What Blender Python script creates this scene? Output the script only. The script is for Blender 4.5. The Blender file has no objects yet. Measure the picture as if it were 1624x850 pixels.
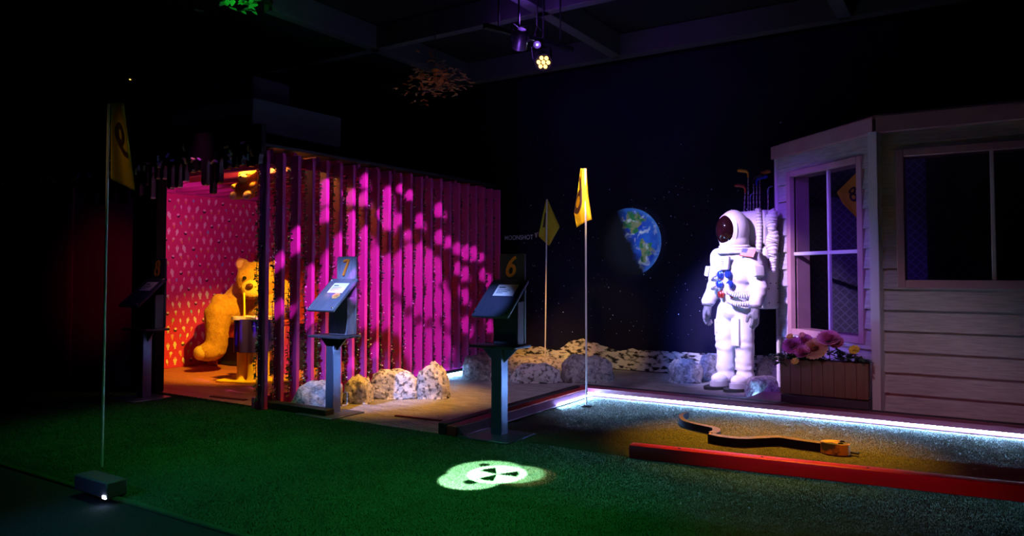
import bpy, bmesh, math, random
import numpy as np
from mathutils import Vector, Matrix, Euler, noise

random.seed(7)
R = math.radians
S = bpy.context.scene
COL = S.collection

# ------------------------------------------------------------------ camera geometry
FPX, CX, HOR, CAMH = 1170.0, 812.0, 433.0, 1.25
PITCH, YAW = R(2.0), math.atan2(.539, .842)
CYP = HOR - FPX * math.tan(PITCH)


def ray(px, py):
    a = (px - CX) / FPX
    b = -(py - CYP) / FPX
    y = math.cos(PITCH) - b * math.sin(PITCH)
    z = math.sin(PITCH) + b * math.cos(PITCH)
    return Vector((a * math.cos(YAW) - y * math.sin(YAW), a * math.sin(YAW) + y * math.cos(YAW), z))


def F(px, py, z=0.0):            # point on the horizontal plane of height z
    r = ray(px, py)
    t = (z - CAMH) / r.z
    return Vector((r.x * t, r.y * t, z))


def PX(px, py, x):               # point on the plane x = const
    r = ray(px, py)
    t = x / r.x
    return Vector((x, r.y * t, CAMH + r.z * t))


def PY(px, py, y):               # point on the plane y = const
    r = ray(px, py)
    t = y / r.y
    return Vector((r.x * t, y, CAMH + r.z * t))


# ------------------------------------------------------------------ materials
def lin(c):
    return tuple(((v / 12.92) if v <= .04045 else ((v + .055) / 1.055) ** 2.4) for v in c)


class NT:
    def __init__(self, tree):
        self.t = tree
        self.n = tree.nodes
        self.l = tree.links

    def new(self, typ, **kw):
        nd = self.n.new(typ)
        for k, v in kw.items():
            setattr(nd, k, v)
        return nd

    def link(self, a, b):
        self.l.new(a, b)

    def math(self, op, a, b=None, c=None, clamp=False):
        nd = self.new('ShaderNodeMath', operation=op)
        nd.use_clamp = clamp
        for i, v in enumerate((a, b, c)):
            if v is None:
                continue
            if isinstance(v, (int, float)):
                nd.inputs[i].default_value = v
            else:
                self.link(v, nd.inputs[i])
        return nd.outputs[0]


def mat(name, col, rough=.55, metal=0., col2=None, nscale=8., ndetail=4., lo=.35, hi=.65, stretch=(1, 1, 1),
        bump=0., bscale=None, spec=.5, emit=None, estr=0., coat=0., trans=0., bdist=.01):
    m = bpy.data.materials.new(name)
    m.use_nodes = True
    k = NT(m.node_tree)
    b = k.n['Principled BSDF']
    b.inputs['Base Color'].default_value = (*col, 1)
    b.inputs['Roughness'].default_value = rough
    b.inputs['Metallic'].default_value = metal
    b.inputs['Specular IOR Level'].default_value = spec
    b.inputs['Coat Weight'].default_value = coat
    b.inputs['Transmission Weight'].default_value = trans
    if emit:
        b.inputs['Emission Color'].default_value = (*emit, 1)
        b.inputs['Emission Strength'].default_value = estr
    tc = k.new('ShaderNodeTexCoord')
    mp = k.new('ShaderNodeMapping')
    mp.inputs['Scale'].default_value = stretch
    k.link(tc.outputs['Object'], mp.inputs[0])
    if col2:
        nz = k.new('ShaderNodeTexNoise')
        nz.inputs['Scale'].default_value = nscale
        nz.inputs['Detail'].default_value = ndetail
        k.link(mp.outputs[0], nz.inputs['Vector'])
        cr = k.new('ShaderNodeValToRGB')
        cr.color_ramp.elements[0].position = lo
        cr.color_ramp.elements[1].position = hi
        cr.color_ramp.elements[0].color = (*col, 1)
        cr.color_ramp.elements[1].color = (*col2, 1)
        k.link(nz.outputs['Fac'], cr.inputs[0])
        k.link(cr.outputs[0], b.inputs['Base Color'])
    if bump:
        nz2 = k.new('ShaderNodeTexNoise')
        nz2.inputs['Scale'].default_value = bscale or nscale
        nz2.inputs['Detail'].default_value = 6
        k.link(mp.outputs[0], nz2.inputs['Vector'])
        bp = k.new('ShaderNodeBump')
        bp.inputs['Strength'].default_value = bump
        bp.inputs['Distance'].default_value = bdist
        k.link(nz2.outputs['Fac'], bp.inputs['Height'])
        k.link(bp.outputs[0], b.inputs['Normal'])
    return m


M = {}
M['black'] = mat('black_paint', (.012, .012, .014), .6)
M['void'] = mat('black_wall', (.006, .006, .008), .9, spec=.2)
M['ceil'] = mat('ceiling_black', (.010, .010, .012), .9, spec=.2)
M['beam'] = mat('ceiling_beam_paint', (.055, .05, .06), .7)
M['carpet'] = mat('dark_carpet', (.012, .014, .02), .95, col2=(.03, .033, .045), nscale=160, bump=.6, bscale=300, spec=.1)
M['post'] = mat('pink_fence_paint', (.58, .05, .30), .5, col2=(.53, .042, .27), nscale=3, spec=.35)
M['pinkwall'] = mat('pink_panel_paint', (.55, .04, .22), .6)
M['paper'] = mat('pink_wallpaper', (.72, .045, .24), .7, col2=(.68, .04, .22), nscale=2, spec=.2)
M['ic_cream'] = mat('print_cream', (.85, .78, .72), .7)
M['ic_cone'] = mat('print_wafer', (.78, .42, .12), .7)
M['ic_dark'] = mat('print_chocolate', (.05, .015, .02), .7)
M['ic_blue'] = mat('print_pale_blue', (.35, .55, .75), .7)
M['ic_pink'] = mat('print_pale_pink', (.85, .35, .5), .7)
M['ic_green'] = mat('print_lime', (.5, .6, .2), .7)
M['boothfloor'] = mat('booth_floor_boards', (.42, .13, .10), .5, col2=(.5, .17, .12), nscale=3, stretch=(1, 12, 1))
M['redboard'] = mat('dark_red_board', (.16, .012, .02), .6)
M['redbeam'] = mat('red_beam_paint', (.62, .010, .035), .4, col2=(.56, .008, .03), nscale=6, bump=.08, bscale=25)
M['redworn'] = mat('rust_red_beam_paint', (.36, .035, .03), .45, col2=(.25, .02, .02), nscale=5)
M['plum'] = mat('plum_beam_paint', (.30, .06, .12), .45, col2=(.24, .05, .1), nscale=5)
M['alu'] = mat('alu_profile_reflection_tint', (.20, .07, .13), .25, .4)  # aluminium, with its purple-red reflection put into the base colour
M['led'] = mat('led_strip_light', (.8, .9, 1), .5, emit=(.26, .54, 1.), estr=230)
M['ledblue'] = mat('led_strip_blue_light', (.6, .8, 1), .5, emit=(.22, .56, 1.), estr=110)
M['steel'] = mat('blue_grey_metal_paint', (.13, .16, .27), .32, .6)
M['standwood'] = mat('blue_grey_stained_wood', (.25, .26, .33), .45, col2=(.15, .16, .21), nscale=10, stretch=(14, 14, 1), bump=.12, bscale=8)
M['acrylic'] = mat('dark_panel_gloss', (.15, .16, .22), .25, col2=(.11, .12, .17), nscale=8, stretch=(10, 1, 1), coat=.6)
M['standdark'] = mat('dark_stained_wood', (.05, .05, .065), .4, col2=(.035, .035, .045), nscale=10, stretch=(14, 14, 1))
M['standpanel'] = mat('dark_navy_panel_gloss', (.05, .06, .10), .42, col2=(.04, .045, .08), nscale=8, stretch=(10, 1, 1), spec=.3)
M['orange'] = mat('orange_digit_paint', (.95, .28, .03), .4)
M['card'] = mat('white_card', (.85, .85, .85), .6)
M['ink'] = mat('dark_ink', (.05, .05, .07), .7)
M['screw'] = mat('chrome_screw', (.8, .8, .82), .2, 1.)
M['white'] = mat('white_suit_cloth', (.82, .80, .82), .55, bump=.05, bscale=60)
M['whitehard'] = mat('white_shell_plastic', (.80, .79, .82), .35)
M['glove'] = mat('grey_glove_rubber', (.22, .22, .25), .5, col2=(.16, .16, .18), nscale=20)
M['bootgrey'] = mat('grey_boot_rubber', (.46, .45, .52), .5, bump=.2, bscale=40)
M['visor'] = mat('dark_mirror_visor', (.012, .003, .005), .08, 0., coat=.5, spec=.5)
M['bluecap'] = mat('blue_anodised_connector', (.04, .10, .55), .25, .6)
M['redcap'] = mat('red_anodised_connector', (.55, .05, .04), .25, .6)
M['flagred'] = mat('patch_red', (.6, .03, .04), .6)
M['flagblue'] = mat('patch_blue', (.03, .05, .3), .6)
M['fur'] = mat('golden_plush', (.62, .33, .09), .95, col2=(.52, .25, .06), nscale=30, bump=.9, bscale=130, spec=.1, bdist=.02)
M['furlight'] = mat('pale_plush', (.78, .50, .17), .95, bump=.7, bscale=130, spec=.1, bdist=.02)
M['furpink'] = mat('pink_sole_plush', (.8, .42, .36), .95, bump=.4, bscale=150, spec=.1)
M['furbrown'] = mat('brown_plush', (.30, .14, .05), .95, bump=.5, bscale=150, spec=.1)
M['nose'] = mat('brown_plastic_nose', (.10, .03, .015), .3)
M['eye'] = mat('black_glass_eye', (.01, .01, .01), .1)
M['throne'] = mat('red_throne_paint', (.36, .03, .05), .45)
M['lilac'] = mat('lilac_icing', (.62, .45, .72), .4)
M['navy'] = mat('navy_enamel', (.035, .02, .30), .35)
M['yellow'] = mat('yellow_icing', (.95, .62, .03), .4)
M['icing'] = mat('black_icing_gloss', (.012, .010, .014), .25)
M['spr'] = [mat('sprinkle_%s' % n, c, .4) for n, c in (('pink', (.85, .25, .45)), ('violet', (.42, .16, .75)), ('yellow', (.8, .65, .2)), ('white', (.8, .75, .75)), ('orange', (.85, .35, .1)))]
M['leaf'] = mat('dark_ivy_leaf', (.018, .045, .018), .45, col2=(.03, .07, .03), nscale=30)
M['blossom'] = mat('small_white_blossom', (.75, .75, .78), .6)
M['teal'] = mat('teal_leaf', (.05, .28, .30), .5)
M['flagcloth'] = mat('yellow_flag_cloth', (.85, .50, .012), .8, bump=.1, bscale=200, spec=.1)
M['flagclothdim'] = mat('dimmed_yellow_flag_cloth', (.60, .42, .03), .8, bump=.1, bscale=200, spec=.1)  # same yellow cloth with dim light darkened into its colour
M['flagdigit'] = mat('dark_flag_print', (.045, .008, .01), .8)
M['pole'] = mat('white_flag_pole', (.78, .74, .76), .3)
M['siding'] = mat('whitewashed_clapboard', (.56, .53, .54), .65, col2=(.40, .37, .38), nscale=5, stretch=(1.2, 1.2, 16), ndetail=6, bump=.15, bscale=9)
M['trimwhite'] = mat('pale_trim_paint', (.72, .69, .74), .5)
M['trimpink'] = mat('dusty_pink_trim_paint', (.50, .27, .33), .5, col2=(.44, .23, .29), nscale=4)
M['planter'] = mat('brown_fence_planter_paint', (.20, .075, .045), .6, col2=(.16, .06, .035), nscale=5, stretch=(8, 8, 1))
M['plinth'] = mat('dark_plinth_paint', (.07, .055, .075), .6)
M['rosepink'] = mat('pink_rose_petal', (.85, .32, .42), .6, col2=(.75, .22, .33), nscale=20)
M['rosemauve'] = mat('mauve_petal', (.72, .26, .33), .6, col2=(.58, .17, .24), nscale=20)
M['peach'] = mat('peach_petal', (.90, .55, .25), .6, col2=(.85, .45, .22), nscale=20)
M['tinyyellow'] = mat('yellow_petal', (.85, .60, .06), .6)
M['plantleaf'] = mat('planter_leaf', (.035, .08, .03), .5, col2=(.06, .11, .04), nscale=25)
M['snake'] = mat('dark_blue_painted_board', (.006, .007, .028), .75, col2=(.010, .011, .036), nscale=12, spec=.1)
M['snaketop'] = mat('scaly_brown_board_edge', (.30, .24, .27), .4, col2=(.12, .09, .10), nscale=60, lo=.45, hi=.60)
M['gold'] = mat('glossy_black_lamp', (.02, .018, .02), .35, .4)
M['lens'] = mat('amber_lamp_lens', (1, .7, .2), .3, emit=(1., .60, .13), estr=2.2)
M['lensblue'] = mat('violet_lamp_lens', (.5, .3, 1), .3, emit=(.35, .18, 1.), estr=5)
M['lenswhite'] = mat('white_lamp_lens', (.8, .85, 1), .3, emit=(.6, .75, 1.), estr=30)
M['dry'] = mat('dry_orange_leaf', (.35, .16, .06), .8, col2=(.25, .1, .04), nscale=30)
M['greenleaf'] = mat('glossy_green_leaf', (.08, .35, .08), .3)
M['curtain'] = mat('dark_curtain', (.06, .05, .09), .9)
M['shaft'] = mat('club_shaft_chrome', (.75, .73, .7), .45, .3, col2=(.12, .12, .12), nscale=60, lo=.45, hi=.55)


def rockmat():
    m = mat('speckled_grey_rock', (.10, .09, .10), .75)
    k = NT(m.node_tree)
    b = k.n['Principled BSDF']
    tc = k.new('ShaderNodeTexCoord')
    n1 = k.new('ShaderNodeTexNoise')
    n1.inputs['Scale'].default_value = 17
    n1.inputs['Detail'].default_value = 12
    n1.inputs['Roughness'].default_value = .75
    n1.inputs['Distortion'].default_value = .8
    k.link(tc.outputs['Object'], n1.inputs['Vector'])
    cr = k.new('ShaderNodeValToRGB')
    e = cr.color_ramp.elements
    e[0].position, e[0].color = .36, (.05, .045, .05, 1)
    e[1].position, e[1].color = .60, (.48, .44, .45, 1)
    x = e.new(.48)
    x.color = (.27, .25, .26, 1)
    k.link(n1.outputs['Fac'], cr.inputs[0])
    k.link(cr.outputs[0], b.inputs['Base Color'])
    n2 = k.new('ShaderNodeTexNoise')
    n2.inputs['Scale'].default_value = 16
    n2.inputs['Detail'].default_value = 10
    n2.inputs['Roughness'].default_value = .7
    k.link(tc.outputs['Object'], n2.inputs['Vector'])
    bp = k.new('ShaderNodeBump')
    bp.inputs['Strength'].default_value = .8
    bp.inputs['Distance'].default_value = .03
    k.link(n2.outputs['Fac'], bp.inputs['Height'])
    k.link(bp.outputs[0], b.inputs['Normal'])
    return m


M['rock'] = rockmat()
M['rocklight'] = mat('pale_grey_rock', (.09, .075, .075), .7, col2=(.52, .48, .48), nscale=24, ndetail=12, lo=.37, hi=.50, bump=.8, bscale=16, bdist=.03)
M['sand'] = mat('crumpled_moon_floor', (.40, .37, .37), .6, col2=(.27, .25, .25), nscale=5, ndetail=8, stretch=(1, 2.2, 1), bump=1., bscale=18, bdist=.08)
M['moonprint'] = mat('moon_surface_print', (.025, .022, .025), .8, col2=(.62, .60, .60), nscale=11, ndetail=10, lo=.41, hi=.53, stretch=(1, 1, 2.2), spec=.2)


def turfmat(name, c1, c2):
    return mat(name, c1, .85, col2=c2, nscale=3, ndetail=8, lo=.3, hi=.7, bump=.8, bscale=260, spec=.02)


M['turf'] = turfmat('green_turf', (.046, .125, .050), (.062, .16, .066))
M['green'] = turfmat('putting_turf', (.15, .165, .13), (.19, .20, .16))


def earthmat():
    m = bpy.data.materials.new('earth_print')
    m.use_nodes = True
    k = NT(m.node_tree)
    b = k.n['Principled BSDF']
    b.inputs['Roughness'].default_value = .7
    b.inputs['Specular IOR Level'].default_value = .2
    tc = k.new('ShaderNodeTexCoord')
    sp = k.new('ShaderNodeSeparateXYZ')
    k.link(tc.outputs['Object'], sp.inputs[0])           # x,z in -.44 .. .44 metres

    def nz(scale, det, dist=0., off=0.):
        n = k.new('ShaderNodeTexNoise')
        mp = k.new('ShaderNodeMapping')
        mp.inputs['Location'].default_value = (off, off, off)
        k.link(tc.outputs['Object'], mp.inputs[0])
        k.link(mp.outputs[0], n.inputs['Vector'])
        n.inputs['Scale'].default_value = scale
        n.inputs['Detail'].default_value = det
        n.inputs['Distortion'].default_value = dist
        return n.outputs['Fac']

    def ramp(v, a, b_):
        mr = k.new('ShaderNodeMapRange', interpolation_type='SMOOTHSTEP')
        mr.inputs['From Min'].default_value = a
        mr.inputs['From Max'].default_value = b_
        k.link(v, mr.inputs['Value'])
        return mr.outputs[0]

    def mix(f, a, b_):
        mx = k.new('ShaderNodeMix', data_type='RGBA')
        k.link(f, mx.inputs[0])
        for v, s in ((a, mx.inputs[6]), (b_, mx.inputs[7])):
            if isinstance(v, tuple):
                s.default_value = (*v, 1)
            else:
                k.link(v, s)
        return mx.outputs[2]

    def blobd(cx, cz, r):
        dx = k.math('SUBTRACT', sp.outputs['X'], cx)
        dz = k.math('SUBTRACT', sp.outputs['Z'], cz)
        d = k.math('SQRT', k.math('ADD', k.math('MULTIPLY', dx, dx), k.math('MULTIPLY', dz, dz)))
        return k.math('SUBTRACT', 1., k.math('DIVIDE', d, r))

    land = k.math('MAXIMUM', blobd(.06, .25, .20), k.math('MAXIMUM', blobd(.24, -.10, .15), blobd(.21, -.24, .07)))
    land = k.math('ADD', land, k.math('MULTIPLY', k.math('SUBTRACT', nz(9, 6), .5), 1.7))
    lf = ramp(land, .28, .40)
    sea = mix(ramp(nz(3, 2, 0, 3), .3, .7), (.008, .05, .45), (.03, .18, .72))
    grn = mix(ramp(nz(12, 4, 0, 1), .4, .6), (.02, .20, .06), (.28, .26, .12))
    c = mix(lf, sea, grn)
    cl = ramp(nz(9, 10, .5, 7), .50, .68)
    c = mix(cl, c, (.78, .80, .85))
    # the printed picture of a half-lit planet: its night half is printed black
    edge = k.math('ADD', sp.outputs['X'], k.math('MULTIPLY', sp.outputs['Z'], .42))
    edge = k.math('ADD', edge, k.math('MULTIPLY', k.math('SUBTRACT', nz(7, 5, 0, 2), .5), .22))
    day = ramp(edge, -.02, .12)
    r2 = k.math('SQRT', k.math('ADD', k.math('MULTIPLY', sp.outputs['X'], sp.outputs['X']), k.math('MULTIPLY', sp.outputs['Z'], sp.outputs['Z'])))
    rim = ramp(r2, .37, .44)
    c = mix(k.math('MULTIPLY', rim, .75), c, (.10, .35, .95))
    c = mix(day, (.004, .004, .01), c)
    k.link(c, b.inputs['Base Color'])
    return m


M['earth'] = earthmat()


def muralmat():
    m = mat('night_sky_print', (.004, .004, .020), .75, col2=(.008, .006, .030), nscale=1.1, ndetail=4, spec=.15)
    return m


M['mural'] = muralmat()
M['star'] = mat('white_star_print', (.85, .87, .95), .8)


def latticemat():
    m = mat('lattice_wallpaper', (.03, .028, .05), .8)
    k = NT(m.node_tree)
    b = k.n['Principled BSDF']
    tc = k.new('ShaderNodeTexCoord')
    sp = k.new('ShaderNodeSeparateXYZ')
    k.link(tc.outputs['Object'], sp.inputs[0])
    d = []
    for s in (1, -1):
        v = k.math('ADD', sp.outputs['X'], k.math('MULTIPLY', sp.outputs['Z'], s))
        v = k.math('ABSOLUTE', k.math('SUBTRACT', k.math('FRACT', k.math('MULTIPLY', v, 11.)), .5))
        d.append(k.math('LESS_THAN', v, .09))
    f = k.math('MAXIMUM', d[0], d[1])
    mx = k.new('ShaderNodeMix', data_type='RGBA')
    mx.inputs[6].default_value = (.03, .026, .05, 1)
    mx.inputs[7].default_value = (.075, .065, .11, 1)
    k.link(f, mx.inputs[0])
    k.link(mx.outputs[2], b.inputs['Base Color'])
    return m


M['lattice'] = latticemat()


def glassmat():
    m = bpy.data.materials.new('window_glass')
    m.use_nodes = True
    k = NT(m.node_tree)
    out = k.n['Material Output']
    k.n.remove(k.n['Principled BSDF'])
    gl = k.new('ShaderNodeBsdfGlossy')
    gl.inputs['Roughness'].default_value = .015
    tr = k.new('ShaderNodeBsdfTransparent')
    tr.inputs[0].default_value = (.82, .82, .86, 1)
    fr = k.new('ShaderNodeFresnel')
    fr.inputs['IOR'].default_value = 1.10
    mx = k.new('ShaderNodeMixShader')
    k.link(fr.outputs[0], mx.inputs[0])
    k.link(tr.outputs[0], mx.inputs[1])
    k.link(gl.outputs[0], mx.inputs[2])
    k.link(mx.outputs[0], out.inputs[0])
    return m


M['glass'] = glassmat()


# ------------------------------------------------------------------ mesh builder
class MB:
    def __init__(self):
        self.bm = bmesh.new()

    def _tag(self, faces, mi):
        for f in faces:
            f.material_index = mi

    def box(self, c, s, rot=None, bev=0., mi=0, M4=None, seg=1):
        m = Matrix.Translation(Vector(c))
        if rot is not None:
            m = m @ Euler(rot).to_matrix().to_4x4()
        m = m @ Matrix.Diagonal((s[0], s[1], s[2], 1))
        if M4 is not None:
            m = M4 @ m
        r = bmesh.ops.create_cube(self.bm, size=1., matrix=m)
        vs = r['verts']
        fs = list({f for v in vs for f in v.link_faces})
        self._tag(fs, mi)
        if bev:
            es = list({e for v in vs for e in v.link_edges})
            rb = bmesh.ops.bevel(self.bm, geom=es, offset=bev, segments=seg, profile=.5, affect='EDGES')
            self._tag(rb['faces'], mi)
        return self

    def quad(self, pts, mi=0):
        f = self.bm.faces.new([self.bm.verts.new(Vector(p)) for p in pts])
        f.material_index = mi
        return self

    def prism(self, poly, d0, d1, M4=None, mi=0):     # poly in XY, extruded along Z d0..d1
        M4 = M4 or Matrix.Identity(4)
        a = [self.bm.verts.new(M4 @ Vector((p[0], p[1], d0))) for p in poly]
        b = [self.bm.verts.new(M4 @ Vector((p[0], p[1], d1))) for p in poly]
        fs = [self.bm.faces.new(a[::-1]), self.bm.faces.new(b)]
        n = len(poly)
        for i in range(n):
            j = (i + 1) % n
            fs.append(self.bm.faces.new((a[i], a[j], b[j], b[i])))
        self._tag(fs, mi)
        return self

    def tube(self, pts, r, seg=8, cap=True, mi=0, flat=(1., 1.)):
        pts = [Vector(p) for p in pts]
        n = len(pts)
        rs = r if isinstance(r, (list, tuple)) else [r] * n
        rings = []
        up = None
        for i, p in enumerate(pts):
            d = (pts[min(i + 1, n - 1)] - pts[max(i - 1, 0)])
            d = d.normalized() if d.length > 1e-9 else Vector((0, 0, 1))
            if up is None:
                up = Vector((0, 0, 1)) if abs(d.z) < .9 else Vector((1, 0, 0))
            a = d.cross(up)
            a.normalize()
            b = a.cross(d)
            b.normalize()
            up = b
            rings.append([self.bm.verts.new(p + rs[i] * (flat[0] * math.cos(t) * a + flat[1] * math.sin(t) * b)) for t in [2 * math.pi * q / seg for q in range(seg)]])
        fs = []
        for i in range(n - 1):
            for q in range(seg):
                w = (q + 1) % seg
                fs.append(self.bm.faces.new((rings[i][q], rings[i][w], rings[i + 1][w], rings[i + 1][q])))
        if cap:
            fs.append(self.bm.faces.new(rings[0][::-1]))
            fs.append(self.bm.faces.new(rings[-1]))
        self._tag(fs, mi)
        return self

    def cyl(self, p0, p1, r0, r1=None, seg=16, mi=0):
        return self.tube([p0, p1], [r0, r0 if r1 is None else r1], seg, True, mi)

    def lathe(self, prof, seg=24, M4=None, mi=0):
        M4 = M4 or Matrix.Identity(4)
        rings = [[self.bm.verts.new(M4 @ Vector((r * math.cos(2 * math.pi * q / seg), r * math.sin(2 * math.pi * q / seg), z))) for q in range(seg)] for r, z in prof]
        fs = []
        for i in range(len(prof) - 1):
            for q in range(seg):
                w = (q + 1) % seg
                fs.append(self.bm.faces.new((rings[i][q], rings[i][w], rings[i + 1][w], rings[i + 1][q])))
        fs.append(self.bm.faces.new(rings[0][::-1]))
        fs.append(self.bm.faces.new(rings[-1]))
        self._tag(fs, mi)
        return self

    def ell(self, c, r, rot=None, sub=3, mi=0):
        if isinstance(r, (int, float)):
            r = (r, r, r)
        m = Matrix.Translation(Vector(c))
        if rot is not None:
            m = m @ Euler(rot).to_matrix().to_4x4()
        m = m @ Matrix.Diagonal((r[0], r[1], r[2], 1))
        rr = bmesh.ops.create_icosphere(self.bm, subdivisions=sub, radius=1., matrix=m)
        self._tag({f for v in rr['verts'] for f in v.link_faces}, mi)
        return self

    def cap(self, p0, p1, r0, r1, n=7):               # tapered capsule out of overlapping balls and a cone
        p0, p1 = Vector(p0), Vector(p1)
        self.tube([p0, p1], [r0, r1], 20)
        self.ell(p0, r0)
        self.ell(p1, r1)
        return self

    def grid(self, nu, nv, fn, mi=0):
        vs = [[self.bm.verts.new(Vector(fn(i / nu, j / nv))) for j in range(nv + 1)] for i in range(nu + 1)]
        for i in range(nu):
            for j in range(nv):
                f = self.bm.faces.new((vs[i][j], vs[i + 1][j], vs[i + 1][j + 1], vs[i][j + 1]))
                f.material_index = mi
        return self

    def mesh(self, name, smooth=True, ang=38):
        me = bpy.data.meshes.new(name)
        bmesh.ops.recalc_face_normals(self.bm, faces=self.bm.faces[:])
        self.bm.to_mesh(me)
        self.bm.free()
        if smooth:
            me.polygons.foreach_set('use_smooth', [True] * len(me.polygons))
            me.set_sharp_from_angle(angle=R(ang))
        return me

    def build(self, name, mats, parent=None, smooth=True, ang=38):
        return link(name, self.mesh(name, smooth, ang), mats, parent)


def link(name, me, mats, parent=None):
    if not isinstance(mats, (list, tuple)):
        mats = [mats]
    if len(me.materials):
        me.materials.clear()
    for m in mats:
        me.materials.append(m)
    o = bpy.data.objects.new(name, me)
    COL.objects.link(o)
    if parent is not None:
        o.parent = parent
    return o


def tag(o, label, cat, group=None, kind=None):
    if label:
        o['label'] = label
    if cat:
        o['category'] = cat
    if group:
        o['group'] = group
    if kind:
        o['kind'] = kind
    return o


def thing(name, label, cat, loc=(0, 0, 0), rz=0., group=None):
    o = bpy.data.objects.new(name, None)
    o.empty_display_size = .05
    COL.objects.link(o)
    o.location = loc
    o.rotation_euler = (0, 0, rz)
    return tag(o, label, cat, group)


def struct(o):
    o['kind'] = 'structure'
    return o


def copy_tree(o, parent=None):
    c = o.copy()
    COL.objects.link(c)
    if parent is not None:
        c.parent = parent
    for ch in list(o.children):
        copy_tree(ch, c)
    return c


def applied(o):
    bpy.context.view_layer.update()
    dg = bpy.context.evaluated_depsgraph_get()
    me = bpy.data.meshes.new_from_object(o.evaluated_get(dg))
    return me


def blob(name, mb, voxel, mats, parent=None, it=6, fac=.5, disp=None):
    """fuse the overlapping volumes of mb into one continuous skin"""
    tmp = mb.build('tmp', mats)
    r = tmp.modifiers.new('r', 'REMESH')
    r.mode = 'VOXEL'
    r.voxel_size = voxel
    s = tmp.modifiers.new('s', 'SMOOTH')
    s.iterations = it
    s.factor = fac
    me = applied(tmp)
    old = tmp.data
    bpy.data.objects.remove(tmp)
    bpy.data.meshes.remove(old)
    if disp:
        n = len(me.vertices)
        for v in me.vertices:
            v.co = v.co + v.normal * disp(v.co)
    me.polygons.foreach_set('use_smooth', [True] * len(me.polygons))
    me.name = name
    return link(name, me, mats, parent)


def text_mesh(txt, size, extrude=0., offset=0., bevel=0., shear=0., res=6):
    cu = bpy.data.curves.new('t', 'FONT')
    cu.body = txt
    cu.size = size
    cu.extrude = extrude
    cu.offset = offset
    cu.bevel_depth = bevel
    cu.shear = shear
    cu.resolution_u = res
    cu.align_x = 'CENTER'
    cu.align_y = 'CENTER'
    o = bpy.data.objects.new('t', cu)
    COL.objects.link(o)
    me = applied(o)
    bpy.data.objects.remove(o)
    bpy.data.curves.remove(cu)
    return me


def xform(me, m4):
    me.transform(m4)
    me.update()
    return me


# frame whose text lies upright in the XZ plane and reads from -Y
UP = Matrix.Rotation(R(90), 4, 'X')

def arc(cx, cy, rx, ry, a0, a1, n=16):
    return [(cx + rx * math.cos(R(a0 + (a1 - a0) * i / n)), cy + ry * math.sin(R(a0 + (a1 - a0) * i / n))) for i in range(n + 1)]


def digit_paths(d):
    """centre lines of the painted numerals in a box about .6 wide and 1 high"""
    if d == '6':
        return [[(.20, .47), (.06, .40), (-.07, .26), (-.17, .08), (-.22, -.10)] + arc(0, -.20, .225, .255, 170, 530, 26)]
    if d == '9':
        return [[(-x, -y) for x, y in digit_paths('6')[0]]]
    if d == '7':
        return [[(-.20, .36), (-.10, .40), (.08, .415), (.22, .44), (.14, .22), (.04, -.05), (-.04, -.26), (-.10, -.46)]]
    if d == '8':
        return [arc(.02, .235, .19, .215, -90, 270, 26), arc(0, -.235, .235, .235, 90, 450, 28)]
    return [[(-.12, .30), (.03, .44), (.03, .1), (.03, -.44)]]


# ================================================================== SETTING
WY = 8.85            # back wall
MB().box((-3.5, 2., -.08), (22, 20, .1)).build('floor', M['carpet'])
for nm, c, s, m in (('wall_back', (-3.5, WY + .1, 2.), (22, .2, 4.5), 'void'), ('wall_left', (-13., 2., 2.), (.2, 14, 4.5), 'void'),
                    ('wall_right', (5.5, 2., 2.), (.2, 14, 4.5), 'void'), ('wall_front', (-3.5, -4.5, 2.), (22, .2, 4.5), 'void'),
                    ('ceiling', (-3.5, 2., 4.3), (22, 14, .1), 'ceil')):
    struct(MB().box(c, s).build(nm, M[m]))
struct(bpy.data.objects['floor'])
# ground coverings
struct(MB().prism([(-5.62, 4.57), (-3.61, 4.57), (-3.61, 6.96), (-1.93, 6.96), (-1.93, WY - .02), (-5.62, WY - .02)], -.03, 0).build('floor_sand', M['sand']))
bf = MB()
for i in range(16):
    y0 = 4.5 + i * .27
    bf.box((-7.33, y0 + .134, -.012), (3.42, .266, .024), bev=.002)
struct(bf.build('floor_booth', M['boothfloor']))


# turf: base sheet plus upright blades in one mesh
def seam(x):
    """line where the walkway turf meets the sand, the putting turf and the red front beam"""
    return np.interp(x, [-3.43, -3.42, -2.06, 2.3], [4.57, 4.69, 4.69, 5.22])


XS = [-8.4, -3.43, -3.42, -2.06, 1.4, 2.2]


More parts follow.
